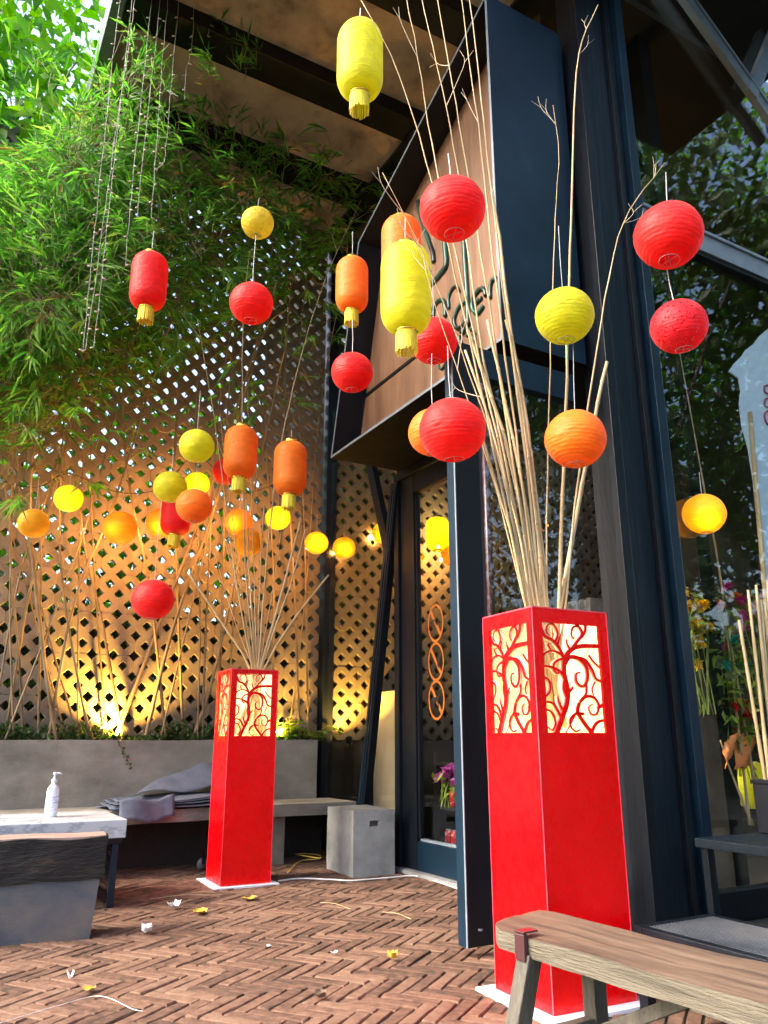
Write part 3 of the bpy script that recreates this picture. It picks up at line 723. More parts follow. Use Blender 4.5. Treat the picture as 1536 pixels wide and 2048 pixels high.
sh = site('added_hedge', 'tall dark hedge added across the yard to darken the right window reflection', 'hedge', 11, -4, 0)  # hedge added to darken the low part of the window reflection
n = 9000
P = np.stack([RNG.uniform(-4, 9, n), RNG.normal(0, .5, n), RNG.uniform(0, 3.2, n)], 1)
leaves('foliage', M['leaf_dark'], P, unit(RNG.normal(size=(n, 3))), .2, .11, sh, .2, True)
MB().bb((-4, -.8, 0), (9, -.6, 3.0)).build('stems', M['bark'], sh)
# ================================================================== OBJECTS
# ---- bamboo growing in the planter
def inside(x, y, poly):
    c = False; j = len(poly) - 1
    for i in range(len(poly)):
        if (poly[i][1] > y) != (poly[j][1] > y) and x < (poly[j][0] - poly[i][0]) * (y - poly[i][1]) / (poly[j][1] - poly[i][1]) + poly[i][0]: c = not c
        j = i
    return c
culms = []
cl_px = [(5, 115, 1210, 190, 990), (50, 38, 1320, 20, 1050), (78, 82, 1130, 78, 900), (117, 85, 1290, 60, 1000), (157, 158, 1160, 168, 900), (165, 95, 1260, 40, 1010), (192, 160, 1380, 120, 1100),
         (217, 190, 1160, 182, 880), (224, 330, 1220, 420, 980), (287, 345, 1260, 430, 1010), (318, 398, 1150, 440, 960), (368, 356, 1200, 350, 900), (381, 425, 1360, 470, 1160), (396, 400, 1200, 392, 820),
         (8, 60, 1180, 130, 900), (30, 20, 1180, 35, 860), (405, 415, 1190, 440, 800), (140, 60, 1200, 10, 980), (250, 205, 1250, 160, 1020), (335, 300, 1180, 250, 900), (600, 590, 1200, 570, 760), (575, 612, 1180, 640, 820),
         (430, 445, 1220, 455, 830), (95, 150, 1200, 230, 1000), (-20, 40, 1150, 110, 940), (455, 470, 1180, 500, 780), (618, 610, 1100, 600, 700), (540, 548, 1180, 530, 800)]
for i, (x0, x1, y1, x2, y2) in enumerate(cl_px):
    vb = 7.23 + .17 * ((i * 7) % 10) / 10
    base = onv(x0, 1480, vb); base.z = .93
    p1, p2 = onv(x1, y1, vb - .08), onv(x2, y2, vb - .25)
    d = (p2 - p1).normalized()
    u2, v2, z2 = uvz(p2)
    top = p2 + d * random.uniform(.5, 1.2) + Vector((0, 0, .8)) - VX * random.uniform(.2, .7)
    ut, vt, zt = uvz(top); 
    if zt > 6.5: top.z = 6.5
    tip = top - VX * random.uniform(.2, .6) + Vector((random.uniform(-.3, .3), 0, random.uniform(-.1, .25)))
    if tip.z > 6.65: tip.z = 6.65
    t = thing('bamboo_plant', 'slender bamboo culm growing up in front of the lattice wall', 'bamboo', base, 0, 'bamboo growing in the planter')
    path = spline([Vector((0, 0, 0)), p1 - base, p2 - base, top - base, tip - base], 9)
    r0 = random.uniform(.008, .0145)
    if i in (3, 8, 9, 12): r0 = .018
    rr = []
    for q in range(len(path)):
        f = q / (len(path) - 1); rr.append(r0 * (1 - .72 * f) * (1.28 if q % 3 == 0 else 1))
    MB().tube(path, rr, 7).build('culm', M['culm'], t, True)
    culms.append((t, base, [base + p for p in path]))
DENSE = [(-200, 420), (0, 330), (140, 230), (235, 110), (280, -60), (330, -120), (430, 120), (520, 230), (640, 330), (720, 420), (690, 480), (600, 560), (480, 640), (400, 700), (300, 750), (160, 810), (60, 900), (-200, 930)]
LOOSE = [(-200, 250), (120, 80), (300, -100), (480, -60), (560, 90), (700, 330), (850, 370), (800, 440), (720, 470), (680, 700), (600, 830), (430, 850), (250, 930), (140, 1010), (-200, 1060)]
acc = [[] for _ in culms]
want, tries = 5200, 0
cnt = 0
tips = [c[2][int(len(c[2]) * .75)] for c in culms]
def scatter(want, poly, vlo, vhi, seed):
    rn = random.Random(seed); got = []; tr = 0
    while len(got) < want and tr < want * 40:
        tr += 1
        x, y = rn.uniform(-150, 850), rn.uniform(-150, 1060)
        if not inside(x, y, poly): continue
        far = min(1, max(0, y / 800))
        v = rn.uniform(vlo, vhi) - (1 - far) * .35
        p = onv(x, y, v); u, vv, z = uvz(p)
        if z > CZ - .22 and u > CU0 - .15: continue
        if vv > 7.3: continue
        got.append(p)
    return got
sprays = scatter(2500, DENSE, 6.2, 7.34, 1) + scatter(420, LOOSE, 5.8, 7.3, 2) + scatter(900, [(-150, 380), (100, 260), (230, 100), (300, -60), (350, 120), (300, 520), (160, 700), (-150, 760)], 5.5, 7.0, 3)
for (x, y, v) in ((500, 90, 5.2), (485, 110, 5.25), (640, 300, 5.6), (630, 320, 5.6), (655, 310, 5.65), (455, 50, 5.3), (420, 130, 5.2), (410, 100, 5.25), (560, 300, 5.9), (690, 380, 6.2), (740, 370, 6.3), (790, 360, 6.0), (700, 350, 6.2)):
    for k in range(3): sprays.append(onv(x + random.uniform(-18, 18), y + random.uniform(-14, 14), v))
for p in sprays:
    bi = min(range(len(culms)), key=lambda i: (culms[i][2][-8] - p).length + random.uniform(0, .25))
    acc[bi].append(p)
for (t, base, path), ps in zip(culms, acc):
    if not ps: continue
    P, D, Ln, Wd = [], [], [], []; dP, dD = [], []
    tw = MB()
    for p in ps:
        # a twig ending here, with a fan of blades
        j = min(range(6, len(path)), key=lambda i: (path[i] - p).length)
        s = path[j]; q = p - base
        dirv = (p - s); dl = dirv.length
        if dl > .22: s = p - (dirv / dl * random.uniform(.12, .3) + Vector((random.gauss(0, .05), random.gauss(0, .05), random.gauss(.02, .06))))
        tw.tube([s - base, (s + p) / 2 - base + Vector((0, 0, .05)), q], [.0028, .002, .0012], 3, False)
        fd = (dirv.normalized() if dl > .01 else Vector((0, -1, 0))) * .6 + Vector((random.uniform(-.6, .6), random.uniform(-.8, .1), random.uniform(-.55, .15)))
        fd.normalize()
        px, py, dd = pix(p)
        dry = random.random() < (.06 + .5 * max(0, (py - 620) / 420))
        k = random.randint(5, 10)
        for a in range(k):
            f_ = (a / max(1, k - 1) - .5) * 2; lat_ = fd.cross(Vector((0, 0, 1))); lat_ = lat_.normalized() if lat_.length > .1 else Vector((1, 0, 0))
            dv = (fd + lat_ * f_ * random.uniform(.5, 1.1) + Vector((random.gauss(0, .16), random.gauss(0, .16), random.gauss(-.22, .24)))).normalized()
            bp = q - fd * random.uniform(0, .14)
            (dP if dry else P).append(bp); (dD if dry else D).append(dv)
    k = len(P)
    if k: leaves('foliage', M['leaf_bamboo'], P, D, RNG.uniform(.07, .25, k), RNG.uniform(.012, .028, k), t)
    k = len(dP)
    if k: leaves('dry_foliage', M['leaf_dry'], dP, dD, RNG.uniform(.09, .18, k), RNG.uniform(.010, .018, k), t)
    tw.build('twigs', M['culm'], t)['kind'] = 'stuff'

# low growth along the planter's edge, ferns and the two uplights
n = 4200
uu = RNG.uniform(-.5, 3.25, n); cl = .5 + .5 * np.sin(uu * 5.1) * np.sin(uu * 2.3 + 1)
P = np.stack([uu, RNG.uniform(7.2, 7.40, n), .93 + RNG.uniform(0, 1, n) ** 1.6 * (.09 + .2 * cl)], 1)
Pw = P[:, :1] * np.array(UX) + P[:, 1:2] * np.array(VX) + P[:, 2:] * np.array([0, 0, 1.])
gc = leaves('ground_cover', M['leaf_dark'], Pw, unit(RNG.normal(size=(n, 3)) + np.array([0, 0, .4])), RNG.uniform(.03, .06, n), RNG.uniform(.022, .036, n), None, .2, True)
gc['kind'] = 'stuff'; gc['label'] = 'small dark leaves covering the planter soil'; gc['category'] = 'ground cover'
def fern(x, y, v, label, size, k=13):
    b = onv(x, y, v); b.z = .94
    t = thing('fern', label, 'fern', b)
    for i in range(k):
        a = 2 * math.pi * i / k + random.uniform(-.3, .3)
        d = Vector((math.cos(a), math.sin(a) - .5, 0)); h = random.uniform(.9, 1.6)
        pth = spline([Vector((0, 0, 0)), d * size * .35 + Vector((0, 0, size * h * .6)), d * size + Vector((0, 0, size * h * .55))], 7)
        P, D = [], []
        for q in range(3, len(pth)):
            tg_ = (pth[q] - pth[q - 1]).normalized(); sd_ = tg_.cross(Vector((0, 0, 1))).normalized()
            for s in (-1, 1): P.append(pth[q]); D.append((sd_ * s + tg_ * .5).normalized())
        leaves('frond', M['leaf_fern'], P, D, .075 * size / .25, .014, t)
fern(572, 1470, 7.30, 'small fern lit yellow behind the far red pillar', .24)
fern(610, 1475, 7.34, 'small fern at the right end of the planter', .18, 9)
fern(640, 1475, 7.3, 'drooping fern beside the black corner post', .2, 8)
for (x, wv, lab) in ((700, 7.15, 'small black spotlight inside the glass shining up the inner lattice'), (232, 7.24, 'small black spotlight shining up the lattice on the planter edge'), (562, 7.24, 'small black spotlight behind the far red pillar')):
    b = onv(x, 1480, wv); b.z = .955
    t = thing('spotlight', lab, 'spotlight', b, ANG)
    MB().tube([(0, 0, -.03), (0, .0, .02)], .012, 8).build('stake', M['steel'], t)
    ax = Vector((0, .42, 1)).normalized()
    MB().tube([ax * .015, ax * .07, ax * .072], [.03, .034, .036], 14).build('housing', M['steel'], t, True)
    MB().tube([ax * .0725, ax * .0735], [.027, .027], 14).build('lens', M['lens'], t)
    lamp('spotlight_light', ax * .085, 45 if 'inside' in lab else 190, (1, .50, .07), .02, t, R(140), (0, .22, 1))

vb = onv(236, 1482, 7.05)
vt = thing('trailing_vine', 'thin vine trailing down the planter wall below the spotlight', 'vine', vb)
vp = spline([onv(x, y, 7.052) - vb for x, y in ((236, 1476), (240, 1492), (250, 1508), (256, 1522), (264, 1536))], 6)
MB().tube(vp, .003, 4).build('stem', M['culm'], vt)
leaves('vine_leaf', M['leaf_dark'], vp[2::2], unit(RNG.normal(size=(len(vp[2::2]), 3)) + np.array([0, -.6, 0])), .04, .026, vt, .2, True)
# ---- lanterns
def wires(t, r, z, n=18, cross=True, rad=.0014):
    m = MB(); m.tube([(r * math.cos(2 * math.pi * i / n), r * math.sin(2 * math.pi * i / n), z) for i in range(n + 1)], rad, 4)
    if cross:
        for a in (0, math.pi / 3): m.tube([(r * math.cos(a), r * math.sin(a), z), (-r * math.cos(a), -r * math.sin(a), z)], rad, 4)
    return m
def lantern_string(t, x, y, d, y_up, c):
    if y_up is None: return
    e = at(x + (x - 772) / 5400 * (y - y_up) * -1 * -1, y_up, d) - c
    MB().tube([(0, 0, 0), (e.x * .02, e.y * .02, e.z * .5), (0, 0, max(e.z, .05))], .0022, 4).build('string', M['wire'], t)
LC = 0
def globe(x, y, d_px, D, col, label, y_up=None, lit=0, holes=False, tilt=(0, 0), group=None, nm='round_lantern'):
    """pleated round cloth lantern; distance follows from its real diameter D"""
    global LC; LC += 1
    rn = random.Random(LC * 17)
    d = F * D / d_px; c = at(x, y, d); Rr = D / 2
    t = thing(nm, label, 'lantern', c, rn.uniform(0, 6), group)
    t.rotation_euler = (tilt[0], tilt[1], rn.uniform(0, 6))
    ribs = 19; seg = 4; prof = []; th0 = .30
    offs = [0] + [rn.uniform(-.22, .22) for _ in range(ribs - 1)] + [0]
    for i in range(ribs * seg + 1):
        k = i // seg; f = (i % seg) / seg
        a = offs[min(k, ribs)] * (1 - f) + offs[min(k + 1, ribs)] * f
        th = th0 + (math.pi - 2 * th0) * ((k + f + a * .6) / ribs)
        dent = -.0085 * math.sin(math.pi * f)
        prof.append((Rr * math.sin(th) * (1 + dent), -Rr * math.cos(th) * .96 * (1 + dent)))
    ph = [rn.uniform(0, 6.28) for _ in range(4)]
    wob = lambda a, z: 1 + .010 * math.sin(3 * a + ph[0] + z * 14) + .006 * math.sin(7 * a + ph[1] - z * 30) + .003 * math.sin(11 * a + ph[2] + z * 50)
    MB().lathe(prof, 40, wob=wob).build('shade', M[{'r': 'p_red', 'y': 'p_yel', 'o': 'p_ora', 'a': 'p_amb'}[col] + ('_h' if holes else '')], t, True)
    ro = Rr * math.sin(th0)
    wires(t, ro, -Rr * math.cos(th0) * .96).build('bottom_ring', M['wire'], t)
    wires(t, ro, Rr * math.cos(th0) * .96).build('top_ring', M['wire'], t)
    if y_up is not None:
        e = at(x, y_up, d); hgt = max(.1, (e - c).z) * 1.35
        MB().tube([(0, 0, Rr * .9), (.004, .002, Rr * .9 + hgt * .3), (-.002, .001, hgt)], .0022, 4).build('string', M['wire'], t)
    if lit:
        hz = rn.uniform(0, 6.28); q = Matrix.Rotation(-t.rotation_euler[2], 3, 'Z') @ ((C0 - c).normalized() * Rr * .62 + Vector((math.cos(hz) * Rr * .3, 0, rn.uniform(-.4, .1) * Rr)))
        MB().ball(q, .02, 10, 6, 1.3).build('bulb', M['bulb'], t, True)
        lamp('lantern_and_glow_light', q + Vector((0, 0, .03)), lit * (.008 if col == 'o' else .012), (1, .42, .08) if col == 'o' else (1, .58, .18), .02, t)
        q2 = Matrix.Rotation(-t.rotation_euler[2], 3, 'Z') @ (VX * Rr * .62)  # extra bulb and spot added behind the lantern to warm the lattice
        q2 = q2 * 3.0
        MB().ball(q2, .016, 8, 6, 1.3).build('bulb', M['bulb'], t, True)
        lamp('lantern_and_glow_light', q2, lit * 2.0, (1, .38, .07), .03, t, R(165), Matrix.Rotation(-t.rotation_euler[2], 3, 'Z') @ VX)
    return t
def oval(x, y, w_px, h_px, D, col, label, y_up=None, tas=True, lit=0, group=None):
    """tall barrel lantern with gold collars and a yellow fringe"""
    global LC; LC += 1
    rn = random.Random(LC * 31)
    d = F * D / w_px; c = at(x, y, d); Rr = D / 2; H = D * h_px / w_px / math.cos(R(6)); hh = H / 2
    t = thing('barrel_lantern', label, 'lantern', c, rn.uniform(0, 6), group)
    prof = []; K = 96; rt = .40
    for i in range(K + 1):
        f = i / K; z = -hh + H * f
        e = min(f, 1 - f) / .24
        r = Rr * (rt + (1 - rt) * math.sqrt(max(0, 1 - (1 - min(1, e)) ** 2)))
        r *= 1 + .0035 * math.sin(f * 2 * math.pi * 30)
        prof.append((r, z))
    ph = rn.uniform(0, 6)
    MB().lathe(prof, 36, wob=lambda a, z: 1 + .006 * math.sin(3 * a + ph + 6 * z)).build('shade', M[{'r': 'p_red', 'y': 'p_yel', 'o': 'p_ora'}[col]], t, True)
    rc = Rr * rt
    MB().lathe([(rc * 1.06, hh - .004), (rc * 1.1, hh + .004), (rc * 1.08, hh + D * .09), (rc * .98, hh + D * .1)], 24).build('top_collar', M['gold'], t, True)
    MB().lathe([(rc * 1.06, -hh + .004), (rc * 1.12, -hh - .003), (rc * 1.1, -hh - D * .045), (rc * 1.0, -hh - D * .05)], 24).build('bottom_collar', M['gold'], t, True)
    if tas:
        m = MB(); k = 52; ln = D * .42
        for i in range(k):
            a = 2 * math.pi * i / k + rn.uniform(-.03, .03); b = a + rn.uniform(-.06, .06); l2 = ln * rn.uniform(.86, 1.04); r1, r2 = rc * 1.04, rc * rn.uniform(.98, 1.12); wv = .062
            z0, z1 = -hh - D * .045, -hh - D * .045 - l2
            m.add([(r1 * math.cos(a - wv), r1 * math.sin(a - wv), z0), (r1 * math.cos(a + wv), r1 * math.sin(a + wv), z0), (r2 * math.cos(b + wv), r2 * math.sin(b + wv), z1), (r2 * math.cos(b - wv), r2 * math.sin(b - wv), z1)], [(0, 1, 2, 3)])
        m.build('fringe', M['fringe'], t, solid=.0012)
    wires(t, rc * .9, hh + D * .05).build('top_wire', M['wire'], t)
    if y_up is not None:
        hgt = max(.1, (at(x, y_up, d) - c).z)
        MB().tube([(0, 0, hh), (.003, 0, hh + (hgt - hh) * .5), (0, 0, hgt)], .0022, 4).build('string', M['wire'], t)
    if lit:
        MB().ball((0, 0, .03), .022, 10, 6, 1.3).build('bulb', M['bulb'], t, True)
        lamp('lantern_and_glow_light', (0, 0, .06), lit * .12, (1, .66, .26), .035, t)
        lamp('lantern_and_glow_light', VX * Rr * 1.4, lit, (1, .66, .26), .035, t)  # extra lamp added outside the shade to light what is around it
    return t
GN, GF, GL = 'lanterns hung on the near bamboo bundle', 'lanterns hung on the far bamboo bundle', 'lanterns strung along the lattice wall'
globe(905, 418, 131, .30, 'r', 'large red round lantern in front of the wooden signboard', 310, tilt=(.03, -.05), group=GN)
globe(905, 860, 134, .30, 'r', 'large red round lantern in front of the open door edge', 720, tilt=(-.04, .06), group=GN)
globe(866, 865, 100, .26, 'o', 'orange round lantern mostly hidden behind the big red one', 730, group=GN)
globe(867, 682, 97, .28, 'r', 'red round lantern below the big yellow barrel lantern', 560, group=GN)
globe(1151, 878, 122, .28, 'o', 'bright orange round lantern above the near red pillar', 680, tilt=(.02, -.08), group=GN)
globe(1129, 632, 117, .28, 'y', 'yellow round lantern before the black steel side plate', 470, group=GN)
globe(1337, 471, 134, .30, 'r', 'red round lantern beside the grey window rail', 345, tilt=(.05, .12), group=GN)
globe(1358, 653, 111, .25, 'r', 'perforated crimson round lantern hanging below another at the window', 530, holes=True, tilt=(0, .08), group=GN)
globe(704, 745, 84, .28, 'r', 'red round lantern hanging under the orange barrel lantern at the portal edge', 655, group=GN)
oval(720, 122, 92, 165, .24, 'y', 'yellow barrel lantern hanging highest against the canopy ceiling', -20, group=GN)
oval(812, 578, 101, 188, .26, 'y', 'large yellow barrel lantern in front of the signboard', 405, group=GN)
oval(803, 500, 80, 140, .25, 'o', 'orange barrel lantern half hidden behind the big yellow barrel', 400, group=GN)
oval(704, 570, 65, 114, .23, 'o', 'orange barrel lantern before the left edge of the portal', 440, group=GN)
oval(298, 563, 71, 118, .25, 'r', 'red barrel lantern hanging before the dense bamboo leaves', 440, group=GF)
globe(515, 446, 65, .25, 'y', 'perforated pale yellow round lantern high among the bamboo leaves', 400, holes=True, group=GF)
globe(503, 607, 87, .30, 'r', 'red round lantern below the perforated yellow one', 480, tilt=(.03, .05), group=GF)
globe(393, 892, 70, .25, 'y', 'pale yellow round lantern above a lit yellow one', 800, group=GF)
oval(481, 905, 66, 105, .25, 'o', 'orange barrel lantern, left one of the pair above the far pillar', 830, group=GF)
oval(580, 937, 66, 108, .25, 'o', 'orange barrel lantern, right one of the pair above the far pillar', 850, group=GF)
globe(453, 943, 56, .25, 'r', 'red round lantern mostly hidden behind the left orange barrel', 880, group=GF)
globe(340, 974, 66, .25, 'y', 'unlit olive yellow round lantern overlapping a red barrel lantern', 910, group=GF)
globe(388, 1012, 72, .26, 'o', 'pale orange round lantern in front of the red barrel lantern', 930, group=GF)
oval(352, 1028, 58, 84, .24, 'r', 'red barrel lantern overlapped by an orange round one', 960, group=GF)
globe(306, 1199, 84, .30, 'r', 'red round lantern hanging lowest before the lattice', 1040, group=GF)
globe(67, 1047, 61, .235, 'a', 'amber unlit round lantern at the far left of the lattice', 980, group=GL)
globe(137, 997, 56, .225, 'y', 'glowing yellow round lantern near the left end of the lattice', 950, lit=3.2, group=GL)
globe(240, 1056, 69, .29, 'o', 'glowing orange round lantern at the middle of the lattice', 990, lit=5.5, group=GL)
globe(323, 1045, 62, .27, 'o', 'glowing orange lantern mostly behind the red barrel lantern', 980, lit=4.5, group=GL)
globe(394, 968, 50, .23, 'y', 'glowing yellow lantern peeking out above an orange round lantern', 915, lit=3.2, group=GL)
globe(478, 1045, 56, .25, 'o', 'glowing orange lantern behind the far bamboo bundle', 985, lit=5, group=GL)
globe(497, 1085, 59, .26, 'a', 'amber lantern seen behind the canes of the far bundle', 1030, group=GL)
globe(556, 1036, 50, .23, 'y', 'glowing yellow lantern below the right orange barrel lantern', 985, lit=3.2, group=GL)
globe(633, 1086, 47, .22, 'a', 'glowing amber lantern next to the black corner post', 1040, lit=4.5, group=GL)
GI = 'lanterns glowing inside the shop'
globe(766, 1066, 44, .24, 'y', 'yellow lantern glowing inside the glass partition behind the diagonal brace', 1010, lit=6, group=GI)
globe(688, 1096, 46, .24, 'a', 'amber lantern inside the glass just right of the corner post', 1050, lit=3, group=GI)
oval(875, 1068, 46, 66, .26, 'y', 'yellow barrel lantern glowing behind the stickered door glass', 1010, lit=7, tas=False, group=GI)
globe(905, 1112, 44, .24, 'o', 'orange lantern behind the glass at the open door edge', 1060, lit=5, group=GI)
globe(1096, 1052, 30, .22, 'o', 'small orange lantern far inside the shop beyond the open door', 1010, lit=9, group=GI)
# cable carrying the lit lanterns
pts = [onv(x, y, 6.95) for x, y in ((-40, 950), (70, 975), (137, 948), (240, 985), (323, 975), (394, 912), (478, 985), (556, 975), (633, 1038), (650, 1020))]
tag(MB().tube(spline(pts, 6), .004, 5).build('light_cable', M['cable_black'], None, True), 'thin black cable carrying the glowing lanterns along the lattice', 'cable')
# ---- fairy light strands at the canopy's left edge
strands = [((222, 150), (193, 430), (165, 700)), ((262, 60), (215, 380), (172, 700)), ((246, 160), (218, 420), (187, 695)), ((303, 0), (272, 300), (250, 530)), ((321, 0), (288, 300), (275, 430)), ((336, 0), (320, 185), (303, 435)),
           ((358, 0), (333, 280), (328, 322), (312, 340)), ((388, 0), (384, 90), (372, 145), (370, 200)), ((426, 0), (427, 30), (415, 72))]
for k, st in enumerate(strands):
    v = 5.15 + .02 * k; pw = [onv(x, y, v) for x, y in st]
    top = pw[0].copy(); top.z = 6.95
    t = thing('fairy_light_strand', ('white fairy light strand hanging at the canopy edge', 'short white fairy light strand with a loose curled end')[k >= 6], 'light strand', top, 0, 'fairy light strands at the canopy edge')
    path = spline([p - top for p in ([top] + pw if (top - pw[0]).length > .25 else pw)], 8)
    path = [p + Vector((random.uniform(-.004, .004), random.uniform(-.004, .004), 0)) for p in path]
    MB().tube(path, .0018, 4).build('wire', M['strand'], t)
    m = MB(); ln = sum((b - a).length for a, b in zip(path, path[1:])); stp = .13; acc_ = 0
    for a, b in zip(path, path[1:]):
        acc_ += (b - a).length
        if acc_ > stp:
            acc_ = 0; s = random.choice((-1, 1)); e = b + Vector((s * .02, random.uniform(-.01, .01), random.uniform(-.012, .004)))
            m.tube([b, b.lerp(e, .5), e, e + (e - b) * .3], [.003, .006, .006, .002], 6)
    m.build('bulbs', M['bulb_clear'], t, True)['kind'] = 'stuff'

# ---- the two red pillars with pierced windows
def ribbon(m, pts, w0, w1, z, th=.004):
    pts = spline(pts, 7); k = len(pts)
    Lf, Rt = [], []
    for i, p in enumerate(pts):
        tg_ = (pts[min(i + 1, k - 1)] - pts[max(0, i - 1)]).normalized(); nn = Vector((-tg_.y, tg_.x))
        f = i / (k - 1); w = (w0 + (w1 - w0) * f) / 2
        Lf.append(p + nn * w); Rt.append(p - nn * w)
    vs = [(p.x, z, p.y) for p in Lf] + [(p.x, z, p.y) for p in Rt] + [(p.x, z + th, p.y) for p in Lf] + [(p.x, z + th, p.y) for p in Rt]
    fs = []
    for i in range(k - 1):
        fs += [(i, i + 1, k + i + 1, k + i), (2 * k + i, 3 * k + i, 3 * k + i + 1, 2 * k + i + 1), (i, 2 * k + i, 2 * k + i + 1, i + 1), (k + i, k + i + 1, 3 * k + i + 1, 3 * k + i)]
    fs += [(0, k, 3 * k, 2 * k), (k - 1, 3 * k - 1, 4 * k - 1, 2 * k - 1)]
    m.add(vs, fs)
SCROLL = [([(.14, -.02), (.25, .12), (.36, .27), (.38, .4), (.34, .55), (.38, .68), (.5, .76), (.68, .80), (1.02, .81)], .085, .07),
          ([(.36, .62), (.46, .69), (.62, .68), (.74, .6), (.74, .48), (.65, .42), (.55, .46), (.55, .53), (.62, .55)], .07, .03),
          ([(.5, .69), (.72, .67), (.84, .58), (.9, .50), (1.02, .47)], .06, .035),
          ([(.38, .67), (.27, .66), (.18, .62), (.17, .56), (.23, .53), (.27, .57)], .045, .02),
          ([(.36, .5), (.27, .55), (.15, .585), (-.02, .595)], .05, .035),
          ([(.36, .50), (.32, .40), (.36, .30)], .05, .03), ([(.37, .36), (.46, .39), (.48, .42)], .06, .015), ([(.28, .2), (.22, .28), (.21, .33)], .05, .012),
          ([(.25, .13), (.15, .24), (.06, .27), (-.02, .26)], .05, .03), ([(-.02, .5), (.08, .46), (.09, .38), (.03, .33), (-.02, .32)], .035, .03),
          ([(.36, .66), (.30, .76), (.18, .84), (.06, .87), (-.02, .96)], .05, .05), ([(.22, .82), (.28, .90), (.22, .985), (.12, .98), (.08, .92), (.13, .88)], .035, .018), ([(.26, .79), (.30, .86), (.33, .9)], .04, .01),
          ([(.35, .70), (.2, .74), (.06, .72), (-.02, .67)], .035, .03), ([(.14, .75), (.1, .80), (.17, .81)], .03, .012),
          ([(.5, .76), (.62, .84), (.72, .92), (.66, .99), (.56, .97), (.53, .90), (.57, .86)], .055, .02), ([(.70, .88), (.78, .95), (.80, 1.02)], .05, .04), ([(.48, .76), (.44, .82), (.43, .86)], .04, .012),
          ([(.30, -.02), (.44, .1), (.56, .22), (.62, .30), (.72, .36), (.74, .44)], .012, .035),
          ([(.60, .28), (.72, .33), (.86, .32), (.93, .25), (.88, .17), (.78, .17), (.75, .23), (.82, .26)], .055, .02), ([(.90, .22), (1.02, .26)], .05, .06),
          ([(.59, .27), (.55, .19), (.62, .11), (.73, .03), (.80, -.02)], .06, .07), ([(.66, .17), (.52, .17), (.42, .12), (.42, .05), (.5, .01), (.58, .03)], .05, .02),
          ([(.76, -.02), (.84, .07), (.95, .11), (1.02, .11)], .06, .04), ([(-.02, .21), (.1, .18), (.16, .09), (.10, .02), (.03, .05)], .04, .02), ([(.9, .47), (.84, .40), (.86, .34)], .03, .015), ([(.82, .72), (.9, .66), (1.02, .6)], .035, .03)]
def pillar(u, v, rz, Wd, H, label, x_lit):
    t = site('red_pillar', label, 'pillar', u, v, 0, rz, 'red lantern pillars')
    h = Wd / 2; th = .012; mg = .042 + (Wd - .36) / 2; z0, z1 = 1.03, 1.485
    MB().bb((-h - .055, -h - .055, -.004), (h + .05, h + .06, .012)).build('base_board', M['baseboard'], t, bevel=.002)
    for k in range(4):
        rot = Matrix.Rotation(k * math.pi / 2, 4, 'Z')
        s = bpy.data.objects.new('side_panel', None)
        me = MB(); y0, y1 = -h, -h + th; xx = h - (th + .001 if k % 2 else 0)
        me.bb((-xx, y0, .013), (xx, y1, z0)); me.bb((-xx, y0, z1), (xx, y1, H)); me.bb((-xx, y0, z0), (-h + mg, y1, z1)); me.bb((h - mg, y0, z0), (xx, y1, z1))
        me.v = [tuple(rot @ Vector(p)) for p in me.v]
        o = me.build('side_panel', M['pillar'], t)
        sc = MB(); w_, h2 = Wd - 2 * mg, z1 - z0
        for q, (pts, a, b) in enumerate(SCROLL):
            ribbon(sc, [((-h + mg) + x * w_, z0 + y * h2) for x, y in pts], a * w_ * .92, b * w_ * .92, y0 + .001 + .00035 * q, .0025)
        # keep the strands inside the opening's edge
        sc.v = [tuple(rot @ Vector((min(max(p[0], -h + mg - .006), h - mg + .006), p[1], min(max(p[2], z0 - .006), z1 + .006)))) for p in sc.v]
        sc.build('scroll_fretwork', M['pillar'], o)
        ln = MB(); yl = y1 + .002; xl = h - .022
        ln.bb((-xl, yl, z0 - .35), (xl, yl + .004, z0 - .004)); ln.bb((-xl, yl, z1 + .004), (xl, yl + .004, H - .01)); ln.bb((-xl, yl, z0 - .004), (-h + mg - .006, yl + .004, z1 + .004)); ln.bb((h - mg + .006, yl, z0 - .004), (xl, yl + .004, z1 + .004))
        if k in (1, 2): ln.bb((-h + mg - .0055, yl + .001, z0 - .0035), (h - mg + .0055, yl + .0035, z1 + .0035))  # unseen back windows closed in cream, added to bounce light inside
        # second, inner fretwork layer in cream
        sc2 = MB()
        for q, (pts, a, b) in enumerate(SCROLL):
            ribbon(sc2, [((-h + mg) + x * w_, z0 + y * h2) for x, y in pts], a * w_ * .95, b * w_ * .95, y0 + .0115 + .0001 * q, .011)
        sc2.v = [(min(max(p[0], -h + mg - .005), h - mg + .005), p[1], min(max(p[2], z0 - .003), z1 + .003)) for p in sc2.v]
        ln.add(sc2.v, sc2.f)
        ln.v = [tuple(rot @ Vector(p)) for p in ln.v]
        ln.build('liner', M['liner'], o)
        e = MB(); e.bb((-xx, y0 - .0015, H + .0005), (xx, y1 + .002, H + .006)); e.v = [tuple(rot @ Vector(p)) for p in e.v]
        e.build('top_glint', M['edge_glint'], o)
        c = MB(); c.bb((-h - .0016, -h - .0016, .014), (-h + .0018, -h + .0018, H - .001)); c.v = [tuple(rot @ Vector(p)) for p in c.v]
        c.build('corner_glint', M['edge_glint'], o)
    lamp('pillar_light', (-.05, -.02, .95), x_lit, (1, .74, .38), .10, t)
    lamp('pillar_light', (.03, .03, 1.3), x_lit * .6, (1, .74, .38), .10, t)
    return t
PH = 1.545
pA = pillar(2.395, 2.75, R(-3), .365, PH, 'large red pillar with pierced scrollwork windows beside the wooden bench', 1.1)
